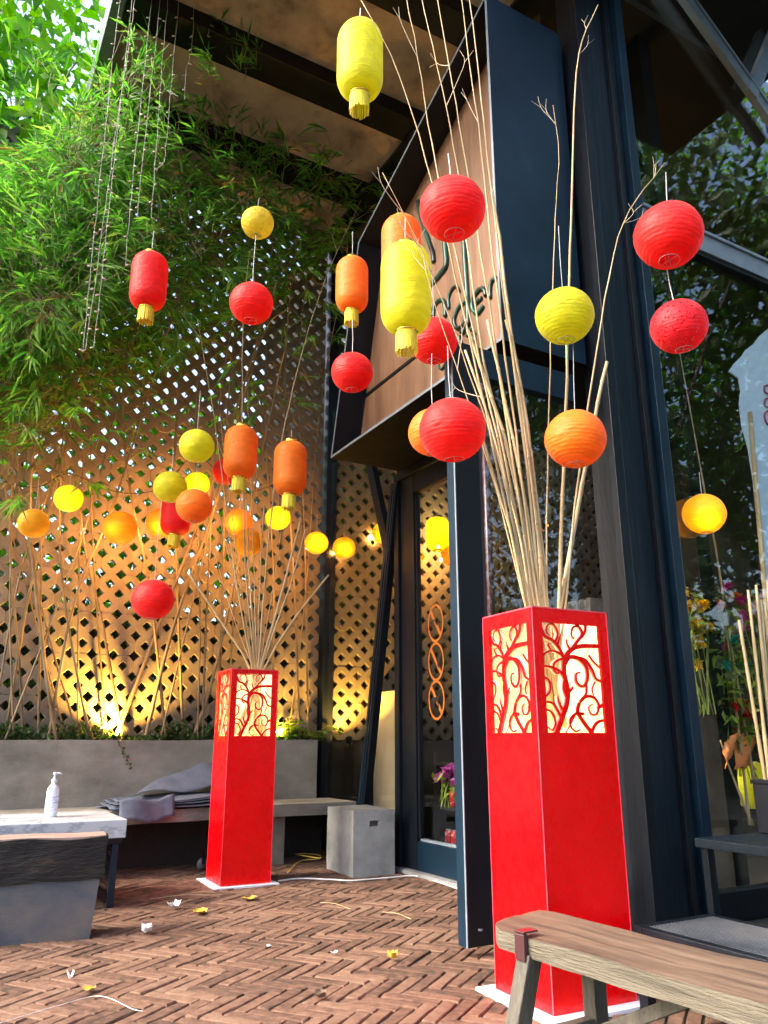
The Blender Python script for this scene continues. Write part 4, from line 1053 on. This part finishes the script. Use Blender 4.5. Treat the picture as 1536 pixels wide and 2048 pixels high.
pB = pillar(2.14, 5.955, R(-2), .37, 1.515, 'smaller looking red pillar with pierced scrollwork windows before the concrete ledge', 1.1)

pA.scale = (1.12, 1.03, 1)
# ---- dry canes standing in the pillars
def cane(pillar_c, pts, r, label, group, dv=0.0, twigs=0, cut=False):
    """pts: picture positions from the foot up; the cane leans a little towards or away over its length"""
    bu, bv = pillar_c; r *= .88; twigs = (twigs + 1) // 2
    y0 = pts[0][1]; P = []
    foot = None
    for (x, y) in pts:
        f = (y0 - y) / 1200
        P.append(onv(x, y, bv + dv * f))
    d = (P[0] - P[1]).normalized()
    ft = P[0] + d * (.55 / max(.3, abs(d.z))) * 1.0
    # stay inside the pillar's box below its rim
    fu, fv, fz = uvz(ft); ft = W(min(max(fu, bu - .13), bu + .13), min(max(fv, bv - .13), bv + .13), max(.75, fz))
    P = [ft] + P
    t = thing('bamboo_cane', label, 'cane', ft, 0, group)
    path = spline([p - ft for p in P], 10); cum = [0]
    for a, b in zip(path, path[1:]): cum.append(cum[-1] + (b - a).length)
    tot = cum[-1]
    def pos(sv):
        for i in range(len(path) - 1):
            if sv <= cum[i + 1]: return path[i].lerp(path[i + 1], (sv - cum[i]) / max(1e-6, cum[i + 1] - cum[i]))
        return path[-1].copy()
    fine, rad = [path[0]], [r]; sv = random.uniform(.08, .2)
    while sv < tot - .03:
        f = sv / tot; rk = r * (1 - (.22 if cut else .74) * f); p = pos(sv) + Vector((random.gauss(0, .002), random.gauss(0, .002), 0)); d = (pos(sv + .01) - pos(sv - .01)).normalized()
        for o_, k in ((-.012, 1.0), (-.003, 1.13), (.0, 1.28), (.003, 1.1), (.012, .96)): fine.append(p + d * o_); rad.append(rk * k)
        sv += random.uniform(.15, .24) * (1.15 - .5 * f)
    fine.append(path[-1]); rad.append(r * (.78 if cut else .26))
    MB().tube(fine, rad, 8).build('stalk', M['cane'], t, True)
    for q in range(twigs):
        i = int(len(fine) * random.uniform(.72, .97)); p = fine[i]; dr = (fine[min(i + 2, len(fine) - 1)] - fine[i - 2]).normalized()
        o_ = Vector((random.uniform(-1, 1), random.uniform(-.5, .5), random.uniform(-.1, .5))).normalized()
        e = p + (dr + o_ * .8).normalized() * random.uniform(.08, .24); e2 = e + (dr + Vector((random.gauss(0, .3), 0, .1))).normalized() * .08
        m = MB().tube(spline([p, p.lerp(e, .5) + Vector((0, 0, -.008)), e, e2], 3), [.0026, .0024, .0022, .002, .0018, .0016, .0014, .0012, .001, .0008], 4)
        m.tube([e, e + (o_ + dr * .6).normalized() * .07], [.0016, .0008], 4)
        m.build('twig', M['twig'], t)
A_ = (2.375, 2.745); B_ = (2.165, 5.955)
gA, gB = 'dry bamboo canes in the near red pillar', 'dry bamboo canes in the far red pillar'
NEAR = 'tall thin dry bamboo cane leaning left out of the near red pillar'
for pts, r, tw, lab, cut in (
    ([(1052, 1208), (1000, 960), (945, 700), (902, 520), (856, 335), (790, 130), (722, 0)], .0085, 0, 'dry cane arching furthest left towards the highest yellow barrel lantern', False),
    ([(1058, 1210), (1010, 950), (955, 700), (905, 480), (872, 330), (838, 130), (812, -10)], .0085, 2, NEAR, False),
    ([(1064, 1206), (1020, 960), (962, 690), (922, 400), (905, 280), (868, 105), (840, -20)], .009, 2, NEAR, False),
    ([(1068, 1208), (1030, 950), (985, 650), (930, 310), (896, 120), (872, -20)], .009, 1, NEAR, False),
    ([(1074, 1206), (1040, 930), (985, 510), (958, 260), (938, 120), (922, -20)], .009, 1, NEAR, False),
    ([(1080, 1208), (1050, 900), (1010, 600), (976, 320), (955, 130), (936, -20)], .0105, 0, NEAR, False),
    ([(1086, 1206), (1062, 900), (1020, 650), (1000, 480), (985, 380)], .0115, 0, 'thick cut cane along the edge of the black side plate', True),
    ([(1055, 1205), (1000, 930), (930, 720), (880, 590), (835, 480), (765, 345)], .0058, 5, 'twiggy thin cane reaching towards the orange barrel lantern', False),
    ([(1050, 1206), (985, 950), (915, 740), (866, 600), (846, 510)], .006, 3, 'thin twiggy cane passing the lower red round lantern', False),
    ([(1076, 1205), (1030, 960), (985, 800), (935, 660)], .0125, 0, 'thick cut cane leaning left with its end at the signboard letters', True),
    ([(1082, 1206), (1046, 980), (1010, 800), (975, 640)], .011, 0, 'cut cane beside the purple brown door handle', True),
    ([(1090, 1206), (1070, 1000), (1042, 800), (1012, 640)], .012, 0, 'thick pale cane at the right of the leaning bundle', True),
    ([(1070, 1206), (1022, 1000), (975, 830), (930, 700)], .0085, 1, NEAR, True),
    ([(1094, 1206), (1082, 1060), (1062, 900)], .010, 0, 'short cut cane in the heart of the near bundle', True),
    ([(1062, 1206), (1008, 1020), (972, 900), (950, 820)], .0075, 0, NEAR, True),
    ([(1118, 1206), (1128, 950), (1138, 600), (1146, 330), (1156, 115), (1196, 10)], .0125, 4, 'tall straight cane standing apart before the black side plate', False),
    ([(1092, 1206), (1096, 900), (1104, 600), (1112, 400), (1118, 300), (1106, 210)], .006, 4, 'thin crooked cane left of the tall straight one', False),
    ([(1130, 1206), (1160, 930), (1200, 660), (1245, 450), (1330, 325)], .0085, 7, 'cane bending right towards the window rail with a twiggy tip', False),
    ([(1122, 1206), (1150, 1050), (1180, 880), (1214, 724)], .0135, 0, 'thick cut cane leaning right behind the orange round lantern', True)):
    cane(A_, pts, r, lab, gA, random.uniform(-.12, .12), tw, cut)
FAR = 'thin dry cane rising from the far red pillar'
for pts, r, tw, lab, cut in (
    ([(500, 1338), (450, 1255), (380, 1150)], .012, 0, 'short cut cane leaning far left out of the far red pillar', True),
    ([(528, 1338), (590, 1235), (657, 1150)], .012, 0, 'short cut cane leaning far right out of the far red pillar', True),
    ([(520, 1338), (565, 1180), (602, 1037)], .014, 0, 'thick cut cane leaning right over the far red pillar', True),
    ([(522, 1338), (580, 1170), (612, 1058)], .009, 0, FAR, True),
    ([(505, 1338), (470, 1150), (432, 860), (395, 640)], .009, 1, FAR, False), ([(507, 1338), (480, 1160), (455, 960), (440, 830)], .008, 1, FAR, False),
    ([(510, 1338), (490, 1120), (485, 900), (486, 650), (500, 500)], .010, 1, 'straight dry cane rising behind the red round lantern', False),
    ([(514, 1338), (508, 1130), (500, 930), (495, 780)], .008, 0, FAR, False), ([(516, 1338), (535, 1100), (560, 900), (600, 720), (650, 560), (722, 400)], .010, 3, 'long dry cane curving right towards the portal from the far pillar', False),
    ([(512, 1338), (500, 1160), (492, 1000)], .009, 0, FAR, True), ([(508, 1338), (478, 1200), (440, 1040), (425, 960)], .008, 0, FAR, False),
    ([(515, 1338), (520, 1160), (528, 1010)], .009, 0, FAR, True), ([(504, 1338), (462, 1220), (430, 1110), (410, 1050)], .007, 1, FAR, False), ([(518, 1338), (545, 1180), (558, 1090), (575, 980)], .008, 0, FAR, False)):
    cane(B_, pts, r, lab, gB, random.uniform(-.2, .2), tw, cut)

# ---- left: marble table, log bench, bottle, felt, stools
tb = site('marble_table', 'low table with thick white marble top on a black steel frame', 'table', 1.2, 5.45, 0)
MB().bb((-2.0, 0, .405), (0, .75, .515)).build('table_top', M['marble'], tb, bevel=.006)
MB().bb((-2.0, .012, .37), (-.015, .738, .404)).build('top_frame', M['steel'], tb, bevel=.004)
for x in (-.075, -1.95):
    for y in (.02, .69): MB().bb((x, y, .0), (x + .04, y + .04, .369)).build('leg', M['steel_blue'], tb, bevel=.003)
    MB().bb((x, .062, .02), (x + .04, .688, .06)).build('foot_rail', M['steel'], tb, bevel=.003)
mm = MB()
for k in range(19): mm.bar((-.055, .065 + k * .034, .06), (-.055, .065 + k * .034 + .02, .368), .004, .004)
for k in range(9): mm.bar((-.055, .065, .075 + k * .034), (-.055, .687, .075 + k * .034), .004, .004)
mm.build('side_mesh', M['steel'], tb)
lg = site('log_bench', 'dark charred timber bench on a folded raw steel base', 'bench', .93, 4.70, 0, R(-8))
lg.scale = (1, .72, .955)
link('timber', slab((-1.9, 0, .30), (.01, .36, .52), 30, 4, 3, .014, 5, 5.0), M['log'], lg)
link('timber_top', slab((-1.89, .012, .512), (0, .35, .527), 24, 3, 1, .006, 5, 5.0), M['log_top'], lg)
MB().prism([(-1.85, .02, 0), (-.035, .02, 0), (-.012, .02, .31), (-1.85, .02, .31)], (0, .012, 0)).build('base_plate', M['raw_steel'], lg)
MB().bb((-.05, .034, 0), (-.035, .32, .355)).build('base_plate', M['raw_steel'], lg)
MB().bb((-1.85, .322, 0), (-.035, .334, .355)).build('base_plate', M['raw_steel'], lg)
bp = onv(104, 1604, 5.85); bp.z = .5155
bt = thing('pump_bottle', 'white plastic pump bottle standing on the marble table', 'bottle', bp, .4)
MB().lathe([(.034, 0), (.039, .006), (.039, .16), (.036, .178), (.024, .196), (.016, .203), (.016, .214)], 22, cap=True).build('body', M['plastic'], bt, True)
MB().lathe([(.0397, .03), (.0397, .14)], 22).build('print_label', M['labelpaper'], bt, True)
MB().lathe([(.018, .214), (.018, .235), (.007, .238), (.006, .262), (.012, .264), (.012, .276), (.004, .279)], 16, cap=True).build('pump', M['plastic'], bt, True)
MB().tube([(0, 0, .271), (.03, 0, .273), (.044, 0, .266)], [.006, .005, .004], 8).build('nozzle', M['plastic'], bt, True)
# folded felt on the ledge
ft = site('felt_sheet', 'folded grey felt sheets heaped on the concrete ledge', 'fabric', 1.75, 6.72, .482)
def cloth(fx, nu, nv, name, th=.006):
    m = MB(); m.add([fx(i / nu, j / nv) for j in range(nv + 1) for i in range(nu + 1)], [(j * (nu + 1) + i, j * (nu + 1) + i + 1, (j + 1) * (nu + 1) + i + 1, (j + 1) * (nu + 1) + i) for j in range(nv) for i in range(nu)])
    return m.build(name, M['felt'], ft, True, solid=th)
for k in range(4):
    cloth(lambda a, b, k=k: (-.46 + 1.05 * a + .03 * k - .02 * b, -.27 + .5 * b + .012 * k, .014 + .017 * k + .010 * math.sin(a * 7 + b * 3 + k * .7) + .045 * max(0, a - .35) + .012 * math.sin(b * 6 + k)), 22, 8, 'fold')
cloth(lambda a, b: (-.22 + .80 * a + .10 * b, .02 + .26 * b, .10 + .215 * b * max(0, 1 - abs(a - .62) * 1.5) + .02 * math.sin(a * 9) + .05 * a), 22, 8, 'fold')
cloth(lambda a, b: (-.40 + .42 * a, -.27 - .05 * b - .02 * math.sin(a * 5), .075 - .155 * b + .02 * math.sin(a * 8) + .02 * a), 14, 6, 'hanging_edge')
# concrete box stools
def stool(u, v, rz, w, d, h, label, mat):
    t = site('concrete_stool', label, 'stool', u, v, 0, rz, 'concrete box stools')
    sx, sz, sw = .0, h - .10, .085
    f = MB(); y0, y1 = -d / 2, -d / 2 + .035
    f.bb((-w / 2, y0, 0), (w / 2, y1, sz - .02)); f.bb((-w / 2, y0, sz + .022), (w / 2, y1, h)); f.bb((-w / 2, y0, sz - .02), (-sw / 2, y1, sz + .022)); f.bb((sw / 2, y0, sz - .02), (w / 2, y1, sz + .022))
    f.build('front_face', M[mat], t)
    link('body', slab((-w / 2, y1 + .03, 0), (w / 2, d / 2, h - .001), 6, 6, 6, .003, 3, 6), M[mat], t)
    MB().bb((-w / 2 + .001, y1 + .0005, 0), (-w / 2 + .034, y1 + .033, h - .0015)).build('side_rib', M[mat], t); MB().bb((w / 2 - .034, y1 + .0005, 0), (w / 2 - .001, y1 + .033, h - .0015)).build('side_rib', M[mat], t); MB().bb((-w / 2 + .035, y1 + .0005, h - .04), (w / 2 - .035, y1 + .033, h - .0015)).build('top_rib', M[mat], t)
stool(3.15, 5.955, R(-2), .36, .50, .475, 'grey concrete box stool with a slot handle by the door', 'concrete_grey')
# caster, cords, cable
cw = thing('caster_wheel', 'small grey caster wheel under the concrete ledge', 'wheel', onz(405, 1728, .05), ANG)
MB().tube([(0, -.014, 0), (0, .014, 0)], .045, 16).build('tyre', M['rubber'], cw, True); MB().bb((-.012, -.02, 0), (.012, .02, .08)).build('fork', M['steel'], cw)
yc = [onz(x, y, .012) for x, y in ((575, 1745), (600, 1725), (640, 1722), (632, 1716), (590, 1718), (640, 1730))] 
tag(MB().tube(spline([p + Vector((0, 0, .01 * k)) for k, p in enumerate(yc)], 8), .005, 5).build('yellow_cord', M['cord_yellow'], None, True), 'loose yellow cord lying under the concrete ledge', 'cord')
wc = [onz(x, y, .008) for x, y in ((556, 1762), (600, 1757), (660, 1759), (705, 1761), (770, 1756), (830, 1752), (870, 1762), (915, 1777))]
tag(MB().tube(spline(wc, 8), .006, 5).build('white_cable', M['cable_white'], None, True), 'thin white cable running along the floor past the concrete stool', 'cable')
# litter
def scrap(x, y, s, label, mat, cat='litter', curl=.5, nm='paper_scrap', asp=.6):
    p = onz(x, y, .006); t = MB(); k = 6; rz = random.uniform(0, 3)
    vs = []
    for j in range(k + 1):
        for i in range(k + 1):
            a, b = i / k - .5, j / k - .5; rr = 1 - .9 * abs(b) * (1 if nm == 'fallen_leaf' else .3)
            vs.append((a * s * rr, b * s * asp * 2 if nm == 'fallen_leaf' else b * s * asp, .004 + curl * s * (a * a * 1.6 + .4 * b * b) + random.uniform(0, .12) * s * curl))
    t.add(vs, [(j * (k + 1) + i, j * (k + 1) + i + 1, (j + 1) * (k + 1) + i + 1, (j + 1) * (k + 1) + i) for j in range(k) for i in range(k)])
    o = t.build(nm, M[mat], None, False, solid=.0012); o.location = p; o.rotation_euler = (0, 0, rz); tag(o, label, cat)
scrap(293, 1868, .085, 'white paper scrap lying nearest the log bench', 'paper', curl=.9)
scrap(347, 1818, .085, 'white crumpled scrap just left of the yellow leaves', 'paper', curl=.9)
scrap(140, 1960, .03, 'tiny white paper cone near the bottom left', 'paper', curl=2.0)
scrap(178, 1982, .06, 'single yellow leaf near the bottom left corner', 'dryleaf', 'leaf', .4, 'fallen_leaf', .35)
scrap(400, 1828, .12, 'yellow curled leaf beside the crumpled white scrap', 'dryleaf', 'leaf', .35, 'fallen_leaf', .3)
scrap(498, 1800, .11, 'brown yellow leaf in front of the far red pillar', 'dryleaf', 'leaf', .3, 'fallen_leaf', .28)
scrap(538, 1895, .03, 'tiny pale chip in the middle of the paving', 'paper', curl=.5)
scrap(668, 1908, .035, 'small white chip towards the open door', 'paper', curl=.5)
scrap(785, 1920, .055, 'small brown curled leaf near the open door', 'dryleaf', 'leaf', 1.2, 'fallen_leaf', .4)
scrap(300, 1834, .05, 'flat pinkish brick chip beside the marble table', 'bench_wood', 'litter', .1)
scrap(640, 1998, .06, 'dark curled dead leaf at the bottom of the paving', 'bench_wood', 'leaf', .8, 'fallen_leaf', .4)
for k, (x0, y0, x1, y1, lab) in enumerate(((300, 1798, 420, 1790, 'long straw stalk lying across the bricks near the far pillar'), (640, 1805, 700, 1818, 'short pale straw curl near the stool'), (765, 1824, 822, 1838, 'pale straw splinter left of the open door'), (230, 1788, 330, 1770, 'dry straw stalk by the marble table'), (360, 1790, 430, 1785, 'bent straw stalk left of the far pillar base'))):
    a, b = onz(x0, y0, .008), onz(x1, y1, .009)
    tag(MB().tube(spline([a, (a + b) / 2 + Vector((0, .03, .006)), b], 5), .0018, 5).build('straw', M['cane'], None), lab, 'straw')
tag(MB().tube(spline([onz(x, y, .006) for x, y in ((0, 2046), (120, 2010), (200, 1992), (265, 2018), (285, 2022))], 6), .0012, 4).build('thread', M['cable_white'], None), 'thin white thread curling over the bricks at bottom left', 'thread')

# ---- right foreground: wooden bench
bn = site('wooden_bench', 'weathered wooden plank bench in the right foreground', 'bench', 1.755, 2.275, 0, R(5))
me = slab((-.165, -2.0, .398), (.15, 0, .452), 5, 30, 2, .006, 8, 7.0)
for v in me.vertices:
    x, y, z = v.co
    if y > -.14: f = (y + .14) / .14; v.co.x = x * (1 - .20 * f * f) + .03 * f; v.co.z -= .006 * f * f * (1 if z > .42 else -.8); v.co.y -= .06 * f * max(0.0, (.15 - x) / .315) ** 1.5
    v.co.z += .008 * math.sin(y * 2.6)
me.materials.append(M['bench_wood']); me.materials.append(M['bench_side'])
for pl in me.polygons: pl.material_index = 0 if pl.normal.z > .7 else 1
link('plank', me, None, bn)
for (x, y, sx, sy) in ((-.145, -.25, -.075, .06), (.115, -.25, .07, .06), (-.15, -1.75, -.085, -.05), (.12, -1.75, .07, -.05)):
    MB().bar((x, y, .40), (x + sx, y + sy, .0), .058, .05, (0, 1, 0)).build('leg', M['leg_wood'], bn, bevel=.005)
MB().bb((-.184, -.265, .385), (-.168, -.225, .456)).build('strap', M['brownbar'], bn, bevel=.003)
MB().bb((-.184, -.265, .4575), (-.125, -.225, .463)).build('strap', M['brownbar'], bn, bevel=.002)
MB().bar((.13, -.22, .16), (-.18, -.22, .16), .035, .05).build('stretcher', M['leg_wood'], bn, bevel=.004)
MB().bar((-.02, -.22, .12), (-.02, -1.75, .12), .05, .04).build('stretcher', M['leg_wood'], bn, bevel=.004)
MB().bar((.02, -.72, .38), (.02, -.26, .15), .05, .035).build('brace', M['leg_wood'], bn, bevel=.004)
# ---- low mesh-topped table behind it
mt = site('mesh_table', 'low black table with a grey wire mesh top behind the bench', 'table', 2.53, 2.48, 0)
for lo, hi in (((0, -.04, .262), (.45, 0, .30)), ((0, -1.1, .262), (.04, -.042, .30)), ((.41, -1.1, .262), (.45, -.042, .30)), ((.042, -.6, .262), (.408, -.56, .298))): MB().bb(lo, hi).build('frame', M['steel'], mt, bevel=.003)
ms_ = MB()
for k in range(62): ms_.bar((.042, -.045 - k * .017, .2965), (.408, -.045 - k * .017, .2965), .003, .003)
for k in range(22): ms_.bar((.048 + k * .017, -.042, .2995), (.048 + k * .017, -1.09, .2995), .003, .003)
ms_.build('wire_mesh', M['raw_steel'], mt)
MB().bb((.042, -1.09, .27), (.408, -.042, .288)).build('backing', M['steel'], mt)
for x in (.0, .405):
    for y in (-.045, -1.1): MB().bb((x, y, 0), (x + .045, y + .045, .261)).build('leg', M['steel'], mt, bevel=.003)
MB().bb((.05, -.9, .05), (.40, -.2, .10)).build('shelf', M['leg_wood'], mt)
# ---- black table with pot and canes at the right edge
bk = site('black_table', 'black steel side table under the shop window at the right edge', 'table', 3.64, 3.08, 0)
MB().bb((0, -1.0, .455), (1.1, 0, .50)).build('table_top', M['steel_worn'], bk, bevel=.004)
for x, y in ((.02, -.06), (1.04, -.06), (.02, -.97), (1.04, -.97)): MB().bb((x, y, 0), (x + .04, y + .04, .454)).build('leg', M['steel'], bk, bevel=.003)
pc = onz(1528, 1668, .5015); pc = W(4.20, 2.98, .5015)
pt = thing('plant_pot', 'black square pot holding canes on the black side table', 'pot', pc, ANG)
MB().prism([(-.07, -.07, 0), (.07, -.07, 0), (.07, .07, 0), (-.07, .07, 0)], (0, 0, .26)).build('body', M['pot'], pt, bevel=.006)
MB().bb((-.078, -.078, .261), (.078, .078, .285)).build('rim', M['pot'], pt, bevel=.004)
for k, (x1, y1) in enumerate(((1478, 1240), (1496, 1180), (1512, 1170), (1522, 1200), (1535, 1160), (1548, 1210))):
    a = pc + Vector((random.uniform(-.03, .03), random.uniform(-.03, .03), .12)); b = onv(x1, y1, 2.98)
    t = thing('pot_cane', 'straight tan cane standing in the black pot by the window', 'cane', a, 0, 'canes in the black pot')
    pth = [(b - a) * (i / 10) for i in range(11)]
    MB().tube(pth, [.011 * (1.25 if i % 2 else 1) * (1 - .03 * i) for i in range(11)], 7).build('stalk', M['cane'], t, True)
# ---- inside the right window: board, globes, flowers, canes
pts = [(1459, 743), (1470, 726), (1485, 712), (1492, 700), (1508, 688), (1520, 672), (1540, 655), (1600, 640), (1680, 660), (1690, 760), (1680, 900), (1690, 1060), (1700, 1240), (1690, 1330), (1545, 1300), (1535, 1220), (1524, 1124), (1516, 1043), (1508, 962), (1498, 898), (1485, 850), (1480, 808), (1483, 782), (1478, 757)]
p0 = onv(1560, 1300, 3.45); bd = thing('cutout_board', 'pale blue scalloped cut-out board behind the right window', 'board', p0, ANG)
MB().prism([L(onv(x, y, 3.45), bd) for x, y in pts], (0, .012, 0)).build('panel', M['board_blue'], bd)
MB().tube([L(onv(1500, 825, 3.435), bd), L(onv(1540, 1300, 3.435), bd), L(onv(1545, 1500, 3.435), bd)], .018, 8).build('stick', M['cane'], bd, True)
for q in (spline([(1541, 770), (1530, 772), (1529, 782), (1532, 786), (1541, 787)], 4), spline([(1541, 795), (1531, 799), (1530, 812), (1541, 815)], 4), spline([(1541, 820), (1533, 823), (1529, 832), (1533, 846), (1541, 850)], 4)):
    MB().tube([L(onv(p.x, p.y, 3.444), bd) for p in q], .008, 5).build('letter', M['purple_red'], bd, True)
globe(1408, 1028, 84, .28, 'a', 'amber yellow round lantern inside the right window', 960, lit=1.5)  # lamp added inside to brighten this daylit lantern
globe(1505, 1570, 96, .34, 'y', 'large yellow round lantern on the floor inside the right window', None)
def flowers(x, y, v, n, spread, cols, label, stem=.5):
    c = onv(x, y, v); t = thing('flower_bunch', label, 'flowers', c - Vector((0, 0, stem)))
    for ci, (col, k) in enumerate(cols):
        key = 'petal_%d%d%d' % tuple(int(q * 99) for q in col)
        if key not in M: M[key] = leafmat(key, [tuple(q * .7 for q in col), col, tuple(min(1, q * 1.2) for q in col)], .5)
        P, D = [], []
        for b in range(k):
            o_ = Vector((random.gauss(0, spread), random.gauss(0, spread * .6), stem + random.gauss(0, spread)))
            for q in range(20): P.append(o_); D.append(Vector((random.gauss(0, 1), random.gauss(0, 1), random.gauss(.2, .8))).normalized())
        leaves('blossom', M[key], P, D, .055, .04, t, .3, True)
    P = [Vector((random.gauss(0, spread), random.gauss(0, spread * .6), stem + random.gauss(-.08, spread))) for _ in range(n)]
    leaves('leaf', M['leaf_fern'], P, unit(RNG.normal(size=(n, 3))), .10, .03, t)
    m = MB()
    for q in range(7): m.tube([(random.gauss(0, .03), random.gauss(0, .03), 0), (random.gauss(0, spread * .7), random.gauss(0, spread * .4), stem)], .004, 4)
    m.build('stem', M['leaf_fern'], t)
flowers(1368, 1205, 3.62, 40, .075, [((.8, .55, .03), 9)], 'yellow flowers inside the window next to the column', .7)
flowers(1425, 1190, 3.66, 40, .07, [((.8, .16, .03), 7), ((.8, .5, .04), 3)], 'orange flowers inside the window', .7)
flowers(1395, 1250, 3.64, 50, .10, [((.75, .5, .03), 9)], 'lower yellow flowers inside the window', .6)
flowers(1495, 1215, 3.68, 60, .10, [((.55, .04, .30), 5), ((.7, .2, .05), 5)], 'magenta and orange flowers inside the window', .7)
flowers(1455, 1310, 3.66, 80, .10, [((.03, .35, .28), 4), ((.6, .05, .25), 4)], 'teal and pink flowers inside the window', .5)
flowers(1465, 1430, 3.66, 90, .10, [((.5, .02, .02), 6)], 'dark red flowers low inside the window', .4)
flowers(1440, 1360, 3.66, 90, .09, [((.22, .26, .10), 3)], 'pale greenish flowers inside the window', .4)
oc = thing('orange_wrap', 'sheet of orange wrapping cloth inside the window', 'cloth', onv(1475, 1500, 3.62), ANG)
m = MB(); m.add([(-.16 + .32 * i / 8, .03 * math.sin(i * 1.3 + j), .10 - .22 * j / 6 + .02 * math.sin(i * 2.1)) for j in range(7) for i in range(9)], [(j * 9 + i, j * 9 + i + 1, j * 9 + i + 10, j * 9 + i + 9) for j in range(6) for i in range(8)])
m.build('sheet', M['cloth_orange'], oc, True, solid=.003)
for k, (pp, r, lab) in enumerate((([(1500, 1650), (1470, 1400), (1440, 1150), (1405, 960), (1380, 820), (1358, 700)], .010, 'long thin bamboo cane inside the window reaching up to the crimson lantern'), ([(1520, 1640), (1490, 1450), (1455, 1250)], .012, 'straight cane leaning inside the window behind the black pot'), ([(1505, 1650), (1460, 1540), (1440, 1480)], .011, 'short cane leaning low inside the window'))):
    P = [onv(x, y, 3.62) for x, y in pp]; t = thing('window_cane', lab, 'cane', P[0]); path = spline([p - P[0] for p in P], 8)
    MB().tube(path, [r * (1 - .6 * i / len(path)) * (1.25 if i % 4 == 0 else 1) for i in range(len(path))], 7).build('stalk', M['cane'], t, True)
# display shelf seen through the closed door leaf
ds = site('display_shelf', 'dark shelf with drinks seen through the door glass', 'shelf', 3.72, 5.15, 0)
for z in (.16, .46, .80): MB().bb((0, 0, z), (.3, .55, z + .025)).build('board', M['dark_wood'], ds)
for x, y in ((0, -.03), (0, .552), (.27, -.03), (.27, .552)): MB().bb((x, y, 0), (x + .03, y + .028, .9)).build('post', M['dark_wood'], ds)
for k, (y, z) in enumerate(((.40, .486), (.31, .486), (.38, .186), (.47, .186))):
    c = thing('drink_can', ('upper', 'lower')[k > 1] + ' red drink can, ' + ('left', 'right', 'right', 'left')[k] + ' one of two, behind the door glass', 'can', W(3.78, 5.15 + y, z))
    MB().lathe([(.026, 0), (.033, .008), (.033, .108), (.026, .122)], 18, cap=True).build('body', M['can'], c, True); MB().lathe([(.027, .1225), (.024, .126)], 18, cap=True).build('lid', M['wire'], c)
for k, y in enumerate((.30, .18)):
    c = thing('glass_jar', ('amber filled glass jar on the low shelf', 'second amber glass jar nearer the door edge')[k], 'jar', W(3.80, 5.15 + y, .186))
    MB().lathe([(.05, 0), (.056, .02), (.056, .12), (.04, .15), (.04, .16)], 20).build('glass', M['glass_jar'], c, True); MB().lathe([(.048, .004), (.053, .02), (.053, .08)], 18, cap=True).build('contents', M['p_amb'], c, True)
flowers(895, 1545, 5.1, 20, .05, [((.35, .08, .28), 7)], 'purple orchid flowers behind the door glass', .25)

# ---- tell look-alikes apart by their order
ORD = ['first', 'second', 'third', 'fourth', 'fifth', 'sixth', 'seventh', 'eighth', 'ninth', 'tenth', 'eleventh', 'twelfth', 'thirteenth', 'fourteenth', 'fifteenth', 'sixteenth', 'seventeenth', 'eighteenth', 'nineteenth', 'twentieth', 'twenty-first', 'twenty-second', 'twenty-third', 'twenty-fourth', 'twenty-fifth', 'twenty-sixth', 'twenty-seventh', 'twenty-eighth', 'twenty-ninth', 'thirtieth']
def order(label, fmt, key):
    os_ = sorted([o for o in bpy.data.objects if o.get('label') == label], key=key)
    for o, w in zip(os_, ORD): o['label'] = fmt % w
def tipx(o):
    c = [k for k in o.children if k.name.startswith('stalk')][0]; z = max(c.data.vertices, key=lambda v: v.co.z).co
    return pix(Vector(o.location) + z)[0]
order('slender bamboo culm growing up in front of the lattice wall', 'slender bamboo culm rooted %s from the left end of the planter', lambda o: pix(Vector(o.location))[0])
order(NEAR, 'thin dry cane in the near red pillar, %s from left among the plain leaning ones', tipx)
order(FAR, 'thin dry cane in the far red pillar, %s from left among the plain ones', tipx)
order('straight tan cane standing in the black pot by the window', 'straight tan cane in the black pot, %s from the left by its tip', tipx)
order('white fairy light strand hanging at the canopy edge', 'white fairy light strand at the canopy edge, %s of the long ones from left', lambda o: pix(Vector(o.location))[0])
order('short white fairy light strand with a loose curled end', 'short white fairy light strand with curled end, %s of three from left', lambda o: pix(Vector(o.location))[0])
